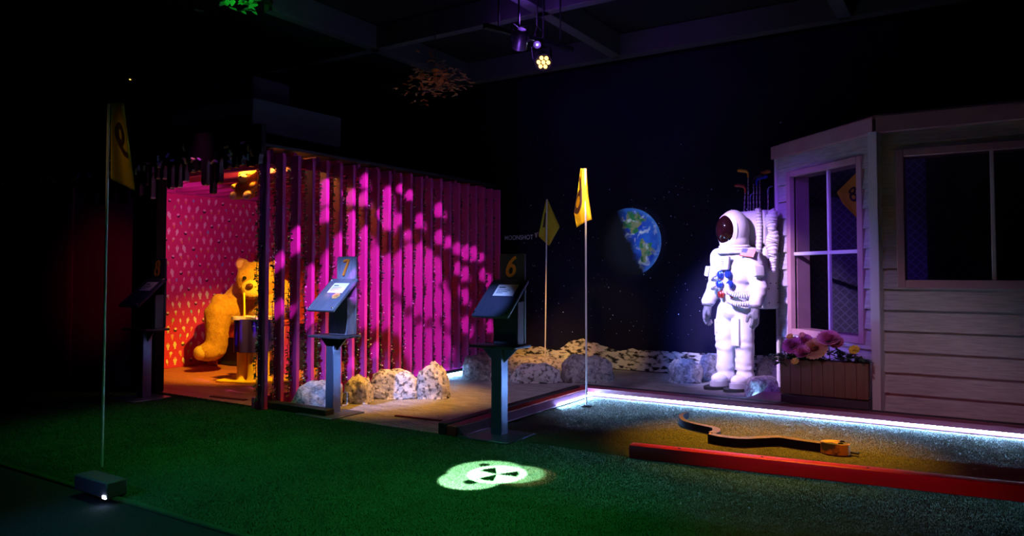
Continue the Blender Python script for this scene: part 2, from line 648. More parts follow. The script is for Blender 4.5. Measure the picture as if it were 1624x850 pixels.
def turf(name, x0, x1, y0, y1, n, hgt, m, wid, seed, label, cat):
    rng = np.random.default_rng(seed)
    f0 = seam if y0 is None else (lambda x: np.full_like(np.asarray(x, float), y0))
    f1 = seam if y1 is None else (lambda x: np.full_like(np.asarray(x, float), y1))
    x = rng.uniform(x0, x1, n)
    y = f0(x) + (f1(x) - f0(x)) * rng.uniform(0, 1, n)
    a = rng.uniform(0, 2 * np.pi, n)
    h = hgt * rng.uniform(.6, 1.15, n)
    lx = rng.normal(0, .45, n) * h
    ly = rng.normal(0, .45, n) * h
    w = wid * rng.uniform(.7, 1.3, n)
    v = np.zeros((n, 3, 3), np.float32)
    v[:, 0] = np.stack([x - w * np.cos(a), y - w * np.sin(a), np.zeros(n)], 1)
    v[:, 1] = np.stack([x + w * np.cos(a), y + w * np.sin(a), np.zeros(n)], 1)
    v[:, 2] = np.stack([x + lx, y + ly, h], 1)
    xs = np.array([q for q in XS if x0 <= q <= x1])
    k_ = len(xs)
    rows = [np.stack([xs, f(xs), np.full(k_, z)], 1) for f, z in ((f0, 0), (f1, 0), (f0, -.03), (f1, -.03))]
    base = np.concatenate(rows).astype(np.float32)
    quads = []
    for i in range(k_ - 1):
        A, B, C, D = i, k_ + i, 2 * k_ + i, 3 * k_ + i
        quads += [[A, A + 1, B + 1, B], [C, C + 1, A + 1, A], [B, B + 1, D + 1, D]]
    quads = np.array(quads + [[0, k_, 3 * k_, 2 * k_], [k_ - 1, 3 * k_ - 1, 4 * k_ - 1, 2 * k_ - 1]])
    nb, nq = len(base), len(quads)
    me = bpy.data.meshes.new(name)
    vv = np.concatenate([base, v.reshape(-1, 3)])
    me.vertices.add(len(vv))
    me.vertices.foreach_set('co', vv.ravel())
    li = np.concatenate([quads.ravel(), nb + np.arange(3 * n)])
    me.loops.add(len(li))
    me.loops.foreach_set('vertex_index', li.astype(np.int32))
    ls = np.concatenate([np.arange(nq) * 4, 4 * nq + 3 * np.arange(n)])
    me.polygons.add(len(ls))
    me.polygons.foreach_set('loop_start', ls.astype(np.int32))
    me.update(calc_edges=True)
    me.validate()
    o = link(name, me, m)
    tag(o, label, cat, kind='stuff')
    return o


turf('artificial_turf', -8.4, 1.4, 2.33, None, 430000, .010, M['turf'], .0016, 1, 'dark green artificial turf of the walkway in front of the holes', 'turf')
turf('putting_turf', -3.42, 2.2, None, 6.778, 160000, .006, M['green'], .0016, 2, 'short olive green putting turf between the red border beams', 'turf')

# ceiling beams
for i, (a, b, w) in enumerate((((-8.5, 8.5, 4.1), (2.5, 8.5, 4.1), .16), ((-6.2, 5.0, 4.1), (-6.2, 8.5, 4.1), .14), ((-3.85, 5.0, 4.1), (-3.85, 8.5, 4.1), .14),
                               ((-1.2, 5.0, 4.1), (-1.2, 8.5, 4.1), .14), ((-9.5, 6.6, 4.1), (2.5, 6.6, 4.1), .12))):
    a, b = Vector(a), Vector(b)
    d = b - a
    s = (abs(d.x) + w, abs(d.y) + w, .12) if abs(d.x) < .01 or abs(d.y) < .01 else None
    s = (max(abs(d.x), w), max(abs(d.y), w), .28)
    struct(MB().box((a + b) / 2, s, bev=.005).build('trim_%d' % (i + 1), M['beam']))

# booth back and side walls -------------------------------------------------
WX = -9.05


def icons(mb):
    def P(y, z, d=0.004):
        return Vector((WX + d, y, z))

    rows = 21
    for r_ in range(rows):
        for c_ in range(36):
            y = 4.6 + c_ * .115 + (.057 if r_ % 2 else 0) + random.uniform(-.012, .012)
            z = .08 + r_ * .107 + random.uniform(-.012, .012)
            if y > 8.4 or z > 2.25:
                continue
            k = (r_ * 5 + c_ * 3) % 7
            t = random.uniform(-.35, .35)
            s = random.uniform(1.15, 1.5)

            def poly(pts, mi, d):
                q = []
                for (a, b) in pts:
                    a, b = a * s, b * s
                    q.append(P(y + a * math.cos(t) - b * math.sin(t), z + a * math.sin(t) + b * math.cos(t), d))
                mb.quad(q, mi)

            def disc(a, b, rx, rz, mi, d, n=8):
                poly([(a + rx * math.cos(2 * math.pi * q / n), b + rz * math.sin(2 * math.pi * q / n)) for q in range(n)], mi, d)
            if k in (0, 3):        # cone
                poly([(-.013, .0), (.013, .0), (0, -.038)], 2, .003)
                disc(0, .010, .016, .015, 1 if k == 0 else 5, .004)
            elif k in (1, 5):      # tall sundae cup
                disc(0, .012, .02, .016, 1, .004)
                disc(0, .03, .012, .012, 1 if k == 1 else 5, .0045)
                poly([(-.016, .0), (.016, .0), (.006, -.026), (-.006, -.026)], 1, .003)
                poly([(-.012, -.028), (.012, -.028), (.012, -.033), (-.012, -.033)], 1, .003)
            elif k == 2:           # ice lolly
                disc(0, .012, .011, .022, 1, .004)
                poly([(-.003, -.008), (.003, -.008), (.003, -.03), (-.003, -.03)], 2, .003)
            elif k == 4:           # chocolate bowl
                disc(0, .008, .014, .012, 1, .004)
                poly([(-.02, .0), (.02, .0), (.010, -.02), (-.010, -.02)], 3, .003)
            else:                  # coloured lolly
                disc(0, .012, .012, .02, 4 if c_ % 2 else 6, .004)
                poly([(-.003, -.008), (.003, -.008), (.003, -.03), (-.003, -.03)], 2, .003)


wp = MB().box((WX - .05, 6.51, 1.2), (.1, 3.98, 2.4))
icons(wp)
struct(wp.build('wall_booth_side', [M['paper'], M['ic_cream'], M['ic_cone'], M['ic_dark'], M['ic_blue'], M['ic_pink'], M['ic_green']], smooth=False))
struct(MB().box((-7.36, 8.50, 1.2), (3.38, .1, 2.4)).build('wall_booth_back', M['pinkwall']))
# left front of the booth: black pillar and pink panel
pA, pB = PY(206, 500, 4.5).x, PY(244, 500, 4.5).x
struct(MB().box(((pA + pB) / 2, 4.57, 1.55), (pB - pA, .12, 3.1), bev=.01).build('pillar', M['void']))
struct(MB().box(((pA - 11.5) / 2, 4.6, 1.2), (pA + 11.5, .12, 2.4), bev=.004).build('wall_booth_front', M['pinkwall']))
# pale bulkhead box above the booth
bk = MB()
bk.box((-7.9, 5.3, 2.82), (3.7, 1.2, .34), bev=.01)
bk.box((-7.0, 5.3, 3.17), (1.0, .5, .36), bev=.01)
struct(bk.build('trim_6', M['beam']))

# ================================================================== SLAT FENCE
fence = thing('slat_fence', 'long magenta pink slat fence of upright posts along the ice cream booth', 'fence', (-5.6, 4.5, 0))
PITCHF = .184
NP = 22
pm = MB().box((0, 0, 1.19), (.10, .042, 2.38), bev=.003).mesh('post')
for i in range(NP):
    o = link('post', pm, M['post'], fence) if i == 0 else bpy.data.objects.new('post', pm)
    if i:
        COL.objects.link(o)
        o.parent = fence
    o.location = (0, i * PITCHF, .004)
MB().box((-.09, PITCHF * (NP - 1) / 2, 2.33), (.05, PITCHF * (NP - 1) + .06, .10), bev=.004).build('top_rail', M['post'], fence)
MB().box((-.09, PITCHF * (NP - 1) / 2, .055), (.05, PITCHF * (NP - 1) + .06, .10), bev=.004).build('bottom_rail', M['post'], fence)

# ivy garlands hanging in the gaps
ORD = ['first', 'second', 'third', 'fourth', 'fifth', 'sixth', 'seventh', 'eighth', 'ninth', 'tenth', 'eleventh', 'twelfth', 'thirteenth', 'fourteenth', 'fifteenth',
       'sixteenth', 'seventeenth', 'eighteenth', 'nineteenth', 'twentieth', 'twenty-first', 'twenty-second']


def leafquad(mb, p, d, up, l, w, mi):
    d = d.normalized()
    s = d.cross(up)
    s = s.normalized() if s.length > 1e-6 else Vector((1, 0, 0))
    n = s.cross(d)
    mb.quad([p, p + d * l * .35 + s * w * .5 + n * w * .12, p + d * l * .7 + s * w * .32, p + d * l, p + d * l * .7 - s * w * .32, p + d * l * .35 - s * w * .5 + n * w * .12], mi)


for i in range(NP):
    near = i < 8
    g = thing('ivy_garland', 'ivy garland hanging before the %s post of the pink slat fence from its front' % ORD[i], 'garland',
              (-5.605, 4.5 + i * PITCHF - (.066 if near else .08), 0), 0, 'ivy garlands between the fence posts')
    path = [Vector((.008 * math.sin(q * 1.3 + i), .008 * math.cos(q * 1.7 + i), 2.27 - q * .11)) for q in range(21)]
    MB().tube(path, .003, 5).build('vine_stem', M['leaf'], g)
    lv, bl = MB(), MB()
    for q in range(250 if near else 200):
        z = random.uniform(.08, 2.27)
        t = (2.27 - z) / .11
        p = Vector((.008 * math.sin(t * 1.3 + i), .008 * math.cos(t * 1.7 + i), z))
        a = random.uniform(0, 2 * math.pi)
        d = Vector((math.cos(a), math.sin(a), random.uniform(-.6, .3)))
        leafquad(lv, p, d, Vector((random.uniform(-.4, .4), random.uniform(-.4, .4), 1)), random.uniform(.026, .044), random.uniform(.022, .036), 0)
    for q in range(80):
        z = random.uniform(.08, 2.25)
        t = (2.27 - z) / .11
        a = random.uniform(0, 2 * math.pi)
        p = Vector((.008 * math.sin(t * 1.3 + i) + .02 * math.cos(a), .008 * math.cos(t * 1.7 + i) + .02 * math.sin(a), z))
        for w in range(2):
            leafquad(bl, p, Vector((math.cos(a + w), math.sin(a + w), random.uniform(-.7, .7))), Vector((random.uniform(-.6, .6), random.uniform(-.6, .6), 1)), random.uniform(.010, .022), random.uniform(.010, .018), 1 if q % 4 == 0 else 0)
    lv.build('ivy_leaves', M['leaf'], g, smooth=False)
    bl.build('small_blossoms', [M['blossom'], M['teal']], g, smooth=False)

# slatted canopy over the booth
can = thing('slatted_canopy', 'red slatted canopy roof above the ice cream booth', 'canopy', (-7.33, 4.62, 0))
for i in range(13):
    MB().box((0, .02 + i * .29, 2.37), (3.30, .05, .12), bev=.004).build('roof_slat', M['post'], can)
MB().box((-1.66, 1.86, 2.37), (.05, 3.8, .14), bev=.004).build('side_rail', M['post'], can)
MB().box((-.02, -.115, 2.42), (3.42, .05, .16), bev=.004).build('front_rail', M['post'], can)
MB().box((-.02, 1.86, 2.455), (3.42, 3.9, .03), bev=.004).build('cover_board', M['black'], can)  # unseen board added to keep the booth lamp's light off the bulkhead

# ================================================================== ICING FASCIA
ic = thing('icing_fascia', 'black dripping icing fascia with coloured sprinkles over the booth entrance', 'fascia', (-5.56, 4.44, 0))
x0, x1 = -5.6, 0.02


def drip_profile(x):
    return 0


pts_top = [(x0, 2.62), (x1, 2.62)]
low = []
x = x1
drs = random.Random(3)
while x > x0:
    w = drs.uniform(.045, .075)
    dp = drs.choice([.05, .09, .14, .19, .24, .29])
    zb = 2.33
    if x > -.5:
        dp = min(dp, .06)
    gap = drs.uniform(.03, .07)
    low += [(x, zb), (x - gap * .5, zb + .02), (x - gap, zb - .02)]
    xc = x - gap - w / 2
    for t in range(7):
        an = math.pi * t / 6
        low.append((xc + w / 2 * math.cos(an), zb - dp - w / 2 * math.sin(an)))
    x = x - gap - w
low = [p for p in low if p[0] > x0] + [(x0, 2.35)]
MB().prism([(x1, 2.62)] + low + [(x0, 2.62)], -.02, .03, UP).build('icing', M['icing'], ic, ang=50)
for q in range(64):
    xx = -random.uniform(.05, 5.5) if q > 24 else -random.uniform(.05, 2.6)
    zz = random.uniform(2.2, 2.52) if q % 3 else random.uniform(2.28, 2.4)
    a = random.uniform(0, math.pi)
    d = Vector((math.cos(a), 0, math.sin(a))) * .025
    c = Vector((xx, -.036, zz))
    if zz < 2.32:
        c.z += .06
    MB().tube([c - d * 1.25, c - d, c + d, c + d * 1.25], [.006, .011, .011, .006], 8).build('sprinkle', M['spr'][q % 5], ic)

# ================================================================== THRONE, BEAR, LOLLY TABLE
th = thing('throne_bench', 'wide red wooden throne bench under the giant teddy bear', 'bench', (-8.12, 6.62, 0))
MB().box((0, -.05, .63), (1.56, .75, .06), bev=.01).build('seat', M['throne'], th)
MB().box((0, -.38, .50), (1.46, .05, .2), bev=.006).build('apron', M['throne'], th)
for sx in (-.72, .72):
    MB().box((sx, -.34, .30), (.10, .10, .60), bev=.008).build('leg', M['throne'], th)
    MB().box((sx, .32, .77), (.09, .08, 1.54), bev=.008).build('back_post', M['throne'], th)
MB().box((0, .33, 1.05), (1.36, .05, .80), bev=.01).build('back_panel', M['throne'], th)
MB().box((0, .05, .22), (1.34, .6, .42), bev=.006).build('under_box', M['black'], th)


def furn(co):
    return .012 * noise.noise(co * 22) + .006 * noise.noise(co * 60)


bear = thing('teddy_bear', 'giant golden teddy bear sitting on the red throne bench', 'teddy bear', (-8.04, 6.44, .66), R(16))
bear.scale = (1.1, 1.1, 1.1)
b = MB()
b.ell((0, .02, .14), (.36, .27, .24)).ell((0, .06, .34), (.28, .22, .18))
hd = Matrix.Translation((0.03, -.10, .45)) @ Euler((R(6), 0, R(16))).to_matrix().to_4x4()


def H(x_, y_, z_):
    return hd @ Vector((x_, y_, z_))


b.ell(H(0, 0, 0), (.285, .235, .23)).ell(H(0, -.05, -.07), (.24, .20, .15))
for s in (-1, 1):
    b.ell(H(.215 * s, .04, .185), (.09, .055, .085))
    # arms rest on the thighs
    b.cap((.27 * s, .0, .35), (.43 * s, -.06, .17), .12, .105)
    b.cap((.43 * s, -.06, .17), (.40 * s, -.27, .20), .105, .09)
    # legs spread over the bench front, feet turned out
    b.cap((.25 * s, -.10, .11), (.36 * s, -.34, .05), .165, .15)
    b.cap((.36 * s, -.34, .05), (.32 * s, -.40, -.31), .15, .118)
    b.ell((.36 * s, -.47, -.37), (.135, .18, .105), rot=(0, 0, R(30 * s)))
blob('body', b, .022, M['fur'], bear, 4, .5, furn)
blob('muzzle', MB().ell(H(0, -.21, -.075), (.15, .115, .11)).ell(H(0, -.25, -.12), (.11, .085, .075)), .016, M['furlight'], bear, 3, .5, lambda c: .005 * noise.noise(c * 50))
MB().ell(H(0, -.325, -.03), (.047, .028, .034), sub=3).build('nose', M['nose'], bear)
for s in (-1, 1):
    MB().ell(H(.095 * s, -.215, .05), .024).build('eye', M['eye'], bear)
    MB().ell(H(.215 * s, .0, .19), (.06, .02, .055), rot=(0, 0, R(16))).build('inner_ear', M['furlight'], bear)
    MB().ell((.412 * s, -.565, -.375), (.105, .07, .082), rot=(0, 0, R(30 * s))).build('sole', M['furlight'], bear)
MB().tube([H(.09 * math.sin(t), -.31 + .05 * (1 - math.cos(t)), -.15 - .015 * math.cos(t * 1.5)) for t in [-1.2, -.8, -.4, 0, .4, .8, 1.2]], .006, 6).build('mouth', M['nose'], bear)

# melting lolly table
tbx = F(402, 603)
tb = thing('melting_lolly_table', 'melting ice lolly pedestal table in lilac, navy and yellow before the bear', 'table', (tbx.x, tbx.y, 0))


def scallop(r, n, amp, ph=0.):
    return [((r + amp * math.cos(n * t + ph)) * math.cos(t), (r + amp * math.cos(n * t + ph)) * math.sin(t)) for t in [2 * math.pi * q / 72 for q in range(72)]]


MB().prism(scallop(.205, 9, .018), .34, .72).build('body', M['navy'], tb, ang=60)
sp_ = [((.21 + .055 * math.sin(7 * t) + .025 * math.sin(11 * t + 1)) * math.cos(t), (.21 + .055 * math.sin(7 * t) + .025 * math.sin(11 * t + 1)) * math.sin(t)) for t in [2 * math.pi * q / 72 for q in range(72)]]
MB().prism(sp_, .715, .745).build('top', M['lilac'], tb, ang=60)
for k in range(5):
    a = 2 * math.pi * k / 5 + .5
    MB().lathe([(.075, 0), (.06, .03), (.052, .08), (.052, .36)], 20, Matrix.Translation((.135 * math.cos(a), .135 * math.sin(a), .012))).build('leg', M['yellow'], tb)
pd = [((.42 + .07 * math.sin(3 * t + .5) + .05 * math.sin(5 * t) + .025 * math.sin(9 * t)) * math.cos(t), (.30 + .07 * math.sin(3 * t + .5) + .05 * math.sin(5 * t)) * math.sin(t)) for t in [2 * math.pi * q / 80 for q in range(80)]]
MB().prism(pd, 0.0, .02).build('puddle', M['yellow'], tb, ang=60)
tag(MB().tube([(tbx.x - .02, tbx.y - .12, .74), (tbx.x - .03, tbx.y - .12, .95), (tbx.x - .035, tbx.y - .12, 1.02)], .012, 10).build('wooden_stick', M['yellow']),
    'thin yellow stick standing upright in the melting lolly table', 'stick')

# small bear hanging at the entrance
hb = thing('hanging_bear', 'small plush bear hanging under the canopy at the booth entrance', 'teddy bear', (-6.6, 5.09, 2.02), R(20))
q = MB().ell((0, 0, .25), (.115, .105, .095)).ell((0, 0, .12), (.10, .09, .10))
for s in (-1, 1):
    q.ell((.085 * s, .01, .32), (.035, .025, .035)).cap((.09 * s, -.02, .17), (.11 * s, -.10, .14), .035, .032).cap((.05 * s, -.03, .07), (.075 * s, -.12, .045), .05, .048)
blob('body', q, .012, M['fur'], hb, 3, .5, lambda c: .004 * noise.noise(c * 45))
MB().ell((0, -.095, .23), (.055, .05, .042)).build('muzzle', M['furlight'], hb)
MB().ell((0, -.145, .24), (.016, .01, .012)).build('nose', M['nose'], hb)
for s in (-1, 1):
    MB().ell((.038 * s, -.098, .27), .009).build('eye', M['eye'], hb)
    MB().ell((.08 * s, -.15, .04), (.045, .022, .045), rot=(R(-15), 0, 0)).build('sole', M['furpink'], hb)
MB().tube([(0, 0, .33), (0, 0, .37)], .004, 6).build('hanging_cord', M['black'], hb)

for (pa, pb_) in (((335, 629), (390, 635)),):
    a, b_ = F(*pa), F(*pb_)
    tag(MB().box((a + b_) / 2 + Vector((0, 0, .006)), ((b_ - a).length, .05, .012), rot=(0, 0, math.atan2((b_ - a).y, (b_ - a).x)), bev=.002).build('floor_strip', M['redboard']),
        'short dark red strip lying on the booth floor', 'strip')
a, b_ = F(627, 660), F(700, 668)
tag(MB().box((a + b_) / 2 + Vector((0, 0, .006)), ((b_ - a).length, .03, .012), rot=(0, 0, math.atan2((b_ - a).y, (b_ - a).x)), bev=.002).build('floor_strip', M['redboard']),
    'thin dark red strip lying on the moon floor', 'strip')


# ================================================================== INFORMATION STANDS
def make_stand(loc, digit, label, dark, badge=False):
    t = thing('information_stand', label, 'sign stand', loc, 0, 'numbered information stands')
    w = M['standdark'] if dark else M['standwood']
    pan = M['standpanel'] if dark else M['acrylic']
    MB().box((0, -.04, .006), (.46, .40, .012), bev=.003).build('base_plate', M['steel'], t)
    MB().box((0, 0, .34), (.095, .095, .66), bev=.004).build('post', M['steel'], t)
    MB().box((.0, .01, .685), (.41, .26, .022), bev=.008, seg=2).build('shelf', M['standdark'], t)
    for s in (-1, 1):
        MB().prism([(.047 * s, .56), (.047 * s, .675), (.17 * s, .675)], -.006, .006, UP).build('gusset', M['steel'], t)
    MB().box((.055, .105, 1.05), (.235, .03, .70), bev=.012, seg=2).build('back_board', w, t)
    MB().box((.055, .045, .865), (.225, .095, .335), bev=.006).build('body_box', w, t)
    # sloping panel
    pm4 = Matrix.Translation((.045, -.055, 1.055)) @ Matrix.Rotation(R(42), 4, 'X')
    pn = MB().box((0, 0, 0), (.33, .41, .03), bev=.012, M4=pm4, seg=2).build('panel', pan, t)
    for sx in (-1, 1):
        for sy in (-1, 1):
            MB().lathe([(.011, .0), (.011, .005), (.007, .009)], 14, pm4 @ Matrix.Translation((.14 * sx, .175 * sy, .015))).build('screw', M['screw'], pn)
    cd = MB()
    cd.box((.02, .075, .0165), (.185, .125, .002), M4=pm4)
    cd.box((-.025, .105, .018), (.06, .011, .0012), M4=pm4, mi=1)
    for j, ln in enumerate((.11, .12, .10, .06)):
        cd.box((-.055 + ln / 2, .082 - j * .013, .018), (ln, .004, .0012), M4=pm4, mi=1)
    cd.build('card', [M['card'], M['ink']], pn, smooth=False)
    if badge:
        bd = MB()
        for q_ in range(6):
            an = q_ * math.pi / 3
            bd.lathe([(.02, 0), (.02, .003)], 14, pm4 @ Matrix.Translation((.07 + .024 * math.cos(an), -.025 + .02 * math.sin(an), .016)))
        bd.build('biscuit_badge', M['ic_cone'], pn)
    dg = MB()
    for pth in digit_paths(digit):
        dg.tube([(x_ * .145, y_ * .155, 0) for x_, y_ in pth], .0135, 10, True, 0, (1., .8))
    me = xform(dg.mesh('digit'), Matrix.Translation((.055, .086, 1.300)) @ UP @ Matrix(((1, .16, 0, 0), (0, 1, 0, 0), (0, 0, 1, 0), (0, 0, 0, 1))))
    link('digit', me, M['orange'], t)
    return t


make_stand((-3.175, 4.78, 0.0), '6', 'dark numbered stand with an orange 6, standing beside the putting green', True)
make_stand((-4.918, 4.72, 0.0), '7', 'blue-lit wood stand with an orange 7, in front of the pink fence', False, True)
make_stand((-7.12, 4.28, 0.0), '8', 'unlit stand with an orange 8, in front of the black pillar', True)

# ================================================================== KERB, BEAMS, LED STRIPS
a, b_ = F(420, 650), F(515, 662)
tag(MB().box((-5.26, 4.60, .03), (.86, .11, .065), bev=.006).build('kerb', M['black']), 'short black kerb at the foot of the fence beside the grey rock', 'kerb')

bl = thing('border_beam', 'low border of black and rust red boards running beside the numbered 6 stand', 'border', (-3.6, 4.55, 0))
MB().box((.045, 1.15, .045), (.08, 2.3, .09), bev=.005).build('outer_board', M['black'], bl)
MB().box((.135, 1.12, .04), (.095, 2.24, .08), bev=.006).build('inner_board', M['redworn'], bl)
MB().prism([(.183, .012), (.24, .012), (.24, .022), (.190, .07), (.183, .07)], -2.16, -.02, UP).build('metal_profile', M['alu'], bl)
for y in (.25, .9, 1.6):
    MB().lathe([(.008, 0), (.008, .003)], 10, Matrix.Translation((.135, y, .08))).build('screw', M['black'], bl)

bb = thing('border_beam', 'long plum back border beam with an LED strip below its edge', 'border', (-3.5, 6.78, 0))
MB().box((2.3, .05, .046), (4.7, .10, .088), bev=.006).build('front_board', M['plum'], bb)
MB().box((2.3, .145, .045), (4.7, .08, .09), bev=.005).build('back_board', M['black'], bb)
MB().box((2.3, -.010, .064), (4.62, .020, .046), bev=.002).build('cover_strip', M['plum'], bb)
for x_ in (.5, 1.5, 2.5, 3.5):
    MB().lathe([(.008, 0), (.008, .003)], 10, Matrix.Translation((x_, .05, .09))).build('screw', M['black'], bb)
tag(MB().box((-1.2, 6.771, .034), (4.5, .014, .012), bev=.003).build('led_strip', M['led']), 'long glowing white LED strip under the plum back border', 'LED strip')
tag(MB().box((-3.345, 6.38, .032), (.012, .72, .016), bev=.003).build('led_strip', M['led']), 'short glowing LED strip along the corner end of the rust red border', 'LED strip')

rb = thing('border_beam', 'bright red front border beam between the walkway turf and the snake', 'border', tuple(F(997, 727, .005)), math.atan2(.203, 1.68))
MB().box((1.5, .05, .045), (3.0, .10, .09), bev=.01, seg=2).build('beam', M['redbeam'], rb)
for x_ in (.33, .85, 1.45):
    MB().lathe([(.009, 0), (.009, .003)], 10, Matrix.Translation((x_, .05, .089))).build('screw', M['black'], rb)

# dark sloping board and platform edge before the cottage
tag(MB().prism([(-1.93, 6.93), (-.4, 6.93), (-.4, 7.02), (-1.55, 7.02), (-1.72, 7.9), (-1.86, 7.9)], .0, .07).build('platform_edge', M['plum']), 'dark plum platform edging in front of the flower planter', 'platform')
tag(MB().box((-5.49, 7.05, .05), (.05, 1.7, .03), bev=.004).build('led_holder', M['black']), 'black strip holder along the foot of the fence behind the tall rock', 'strip holder')
tag(MB().box((-5.475, 7.05, .026), (.016, 1.65, .014), bev=.003).build('led_strip', M['ledblue']), 'blue-white LED strip at the foot of the pink fence', 'LED strip')
tag(MB().box((-1.935, 7.38, .02), (.014, .7, .014), rot=(0, 0, R(8)), bev=.003).build('led_strip', M['ledblue']), 'blue-white LED strip beside the purple rock below the astronaut', 'LED strip')
# floor lamp block at the near left
kb = thing('kerb_block', 'grey block with a blue-white lamp at the edge of the walkway turf', 'block', tuple(F(178, 792)), 0)
MB().box((-.16, .02, .055), (.34, .12, .09), bev=.008).build('block', M['beam'], kb)
MB().box((-.01, -.035, .02), (.03, .02, .02), bev=.004).build('lamp', M['lenswhite'], kb)

# ================================================================== ROCKS


def rock(label, px, py, wpx, hpx, m, depth=.75, seed=0, peak=0., pw=3.4):
    p = F(px, py)
    Y = -p.x * math.sin(YAW) + p.y * math.cos(YAW)
    w, hh = wpx * Y / FPX / 2, hpx * Y / FPX
    mb = MB()
    bmesh.ops.create_icosphere(mb.bm, subdivisions=5, radius=1.)
    so = Vector((seed * 13.7, seed * 3.1, seed * 7.3))
    for v in mb.bm.verts:
        c = v.co.copy()
        n = c.normalized()
        # squarer than a ball
        sq = (abs(n.x) ** pw + abs(n.y) ** pw + abs(n.z) ** pw) ** (-1 / pw)
        d = sq * (1 + .17 * noise.noise(n * 1.7 + so) + .10 * noise.noise(n * 3.6 + so) + .05 * noise.noise(n * 8 + so) + .025 * noise.noise(n * 18 + so))
        z = n.z * d
        z = max(z, -.05) * hh
        sh = 1 - .12 * max(0, n.z * d)
        v.co = Vector((n.x * d * w * sh + peak * max(z, 0), n.y * d * w * depth * sh, z if z > 0 else 0))
    me = mb.mesh('rock', True, 180)
    o = link('rock', me, m)
    zt = max(v.co.z for v in me.vertices)
    me.transform(Matrix.Diagonal((1, 1, hh / zt, 1)))
    o.location = (p.x, p.y + w * depth * .75, 0)
    o.rotation_euler = (0, 0, YAW)
    return tag(o, label, 'rock', 'artificial moon rocks')


rock('dark bluish rock behind the black kerb, left of the stand with the 7', 486, 647, 76, 42, M['rock'], .7, 1, .25)
rock('grey rock just right of the post of the stand with the 7', 558, 640, 44, 44, M['rocklight'], .8, 2)
rock('wide pale rock lit amber, between the 7 stand and the tall rock', 612, 632, 84, 44, M['rocklight'], .6, 3)
rock('small rock peeping over the wide pale rock against the fence', 624, 600, 42, 24, M['rock'], .7, 4)
rock('tall pale rock standing upright at the end of the amber row', 678, 632, 53, 58, M['rocklight'], .7, 5)
rock('grey rock at the far end of the fence beside the blue LED', 754, 602, 62, 42, M['rock'], .7, 6)
rock('small low rock half hidden behind the post of the stand with the 6', 790, 605, 36, 20, M['rocklight'], .8, 7)
rock('low rounded rock in front of the sandy mound', 841, 607, 76, 30, M['rocklight'], .6, 8)
rock('large rounded grey rock right of the sandy mound, behind the tall flag', 920, 606, 84, 43, M['rock'], .65, 9)
rock('sandy mound carrying the far dim yellow flag', 835, 596, 130, 32, M['rocklight'], .45, 10)
rock('rounded dark rock left of the boots of the astronaut', 1082, 607, 54, 38, M['rock'], .7, 11)
rock('dark rock directly behind the legs of the astronaut', 1122, 600, 38, 40, M['rock'], .7, 12)
rock('bluish rock in front of the planter, beside the boots of the astronaut', 1206, 632, 54, 36, M['rock'], .7, 13)
rock('purple rock between the astronaut and the cottage', 1219, 614, 46, 50, M['rock'], .36, 14)

# ================================================================== MURAL
MY = WY - .012
mu = thing('space_mural', 'dark space mural with Earth, stars and moon ground on the back wall', 'mural', (0, MY, 0))
MB().box((-2.9, 0, 2.0), (5.3, .02, 4.0)).build('sky_print', M['mural'], mu)
sm = MB()
for q in range(420):
    x_ = random.uniform(-5.5, -.4)
    z_ = random.uniform(.45, 2.35) if random.random() < .85 else random.uniform(.4, 3.2)
    r_ = random.choice([.002, .0025, .003, .0035, .005, .007]) * random.uniform(.8, 1.2)
    sm.quad([(x_ + r_ * math.cos(t), -.0115, z_ + r_ * math.sin(t)) for t in [math.pi * j / 3 for j in range(6)]])
sm.build('star_print', M['star'], mu, smooth=False)
ec = PY(998, 384, MY)
er = .44
ep = MB()
ep.prism([(er * math.cos(t), er * math.sin(t)) for t in [2 * math.pi * j / 96 for j in range(96)]], 0, .004, UP)
eo = ep.build('earth_picture', M['earth'], mu, ang=60)
eo.location = (ec.x, -.0105, ec.z)
sil = [(786, 566), (812, 552), (835, 549), (860, 550), (884, 556), (896, 548), (905, 541), (925, 537), (945, 544), (965, 551), (985, 557), (1003, 552), (1012, 555), (1040, 556), (1075, 558), (1110, 560), (1150, 560), (1200, 563), (1245, 564)]
pl = []
for i in range(len(sil) - 1):
    p, q = PY(*sil[i], MY), PY(*sil[i + 1], MY)
    for t in range(8):
        w = p.lerp(q, t / 8)
        pl.append((w.x, w.z + .012 * noise.noise(Vector((w.x * 14, 0, 0))) + .006 * noise.noise(Vector((w.x * 50, 3, 0)))))
pl = [(pl[0][0], .01)] + pl + [(pl[-1][0], .01)]
MB().prism(pl, .010, .016, UP).build('moon_ground_print', M['moonprint'], mu, smooth=False)
a, b_ = PY(801, 379, MY), PY(846, 375, MY)
me = text_mesh('MOONSHOT', .1, 0, .0005)
wd = max(v.co.x for v in me.vertices) - min(v.co.x for v in me.vertices)
sc = (b_.x - a.x) / wd
xform(me, Matrix.Translation(((a.x + b_.x) / 2, -.0125, (a.z + b_.z) / 2)) @ UP @ Matrix.Diagonal((sc, sc * 1.1, 1, 1)))
link('lettering', me, M['star'], mu)
fl = MB()
c_ = PY(851, 373, MY)
for q in range(5):
    fl.box((c_.x, -.0125, c_.z + .028 - q * .014), (.05 - .007 * q, .001, .008))
fl.box((c_.x + .03, -.0125, c_.z + .033), (.012, .001, .012))
fl.build('cup_emblem', M['star'], mu, smooth=False)

# ================================================================== FLAGS


def interp(tab, v):
    for i in range(len(tab) - 1):
        if v <= tab[i + 1][0]:
            t = (v - tab[i][0]) / (tab[i + 1][0] - tab[i][0])
            return tab[i][1] + t * (tab[i + 1][1] - tab[i][1])
    return tab[-1][1]


EX = Vector((.842, .539, 0))       # lies across the line of sight of the photograph
EY = Vector((-.539, .842, 0))


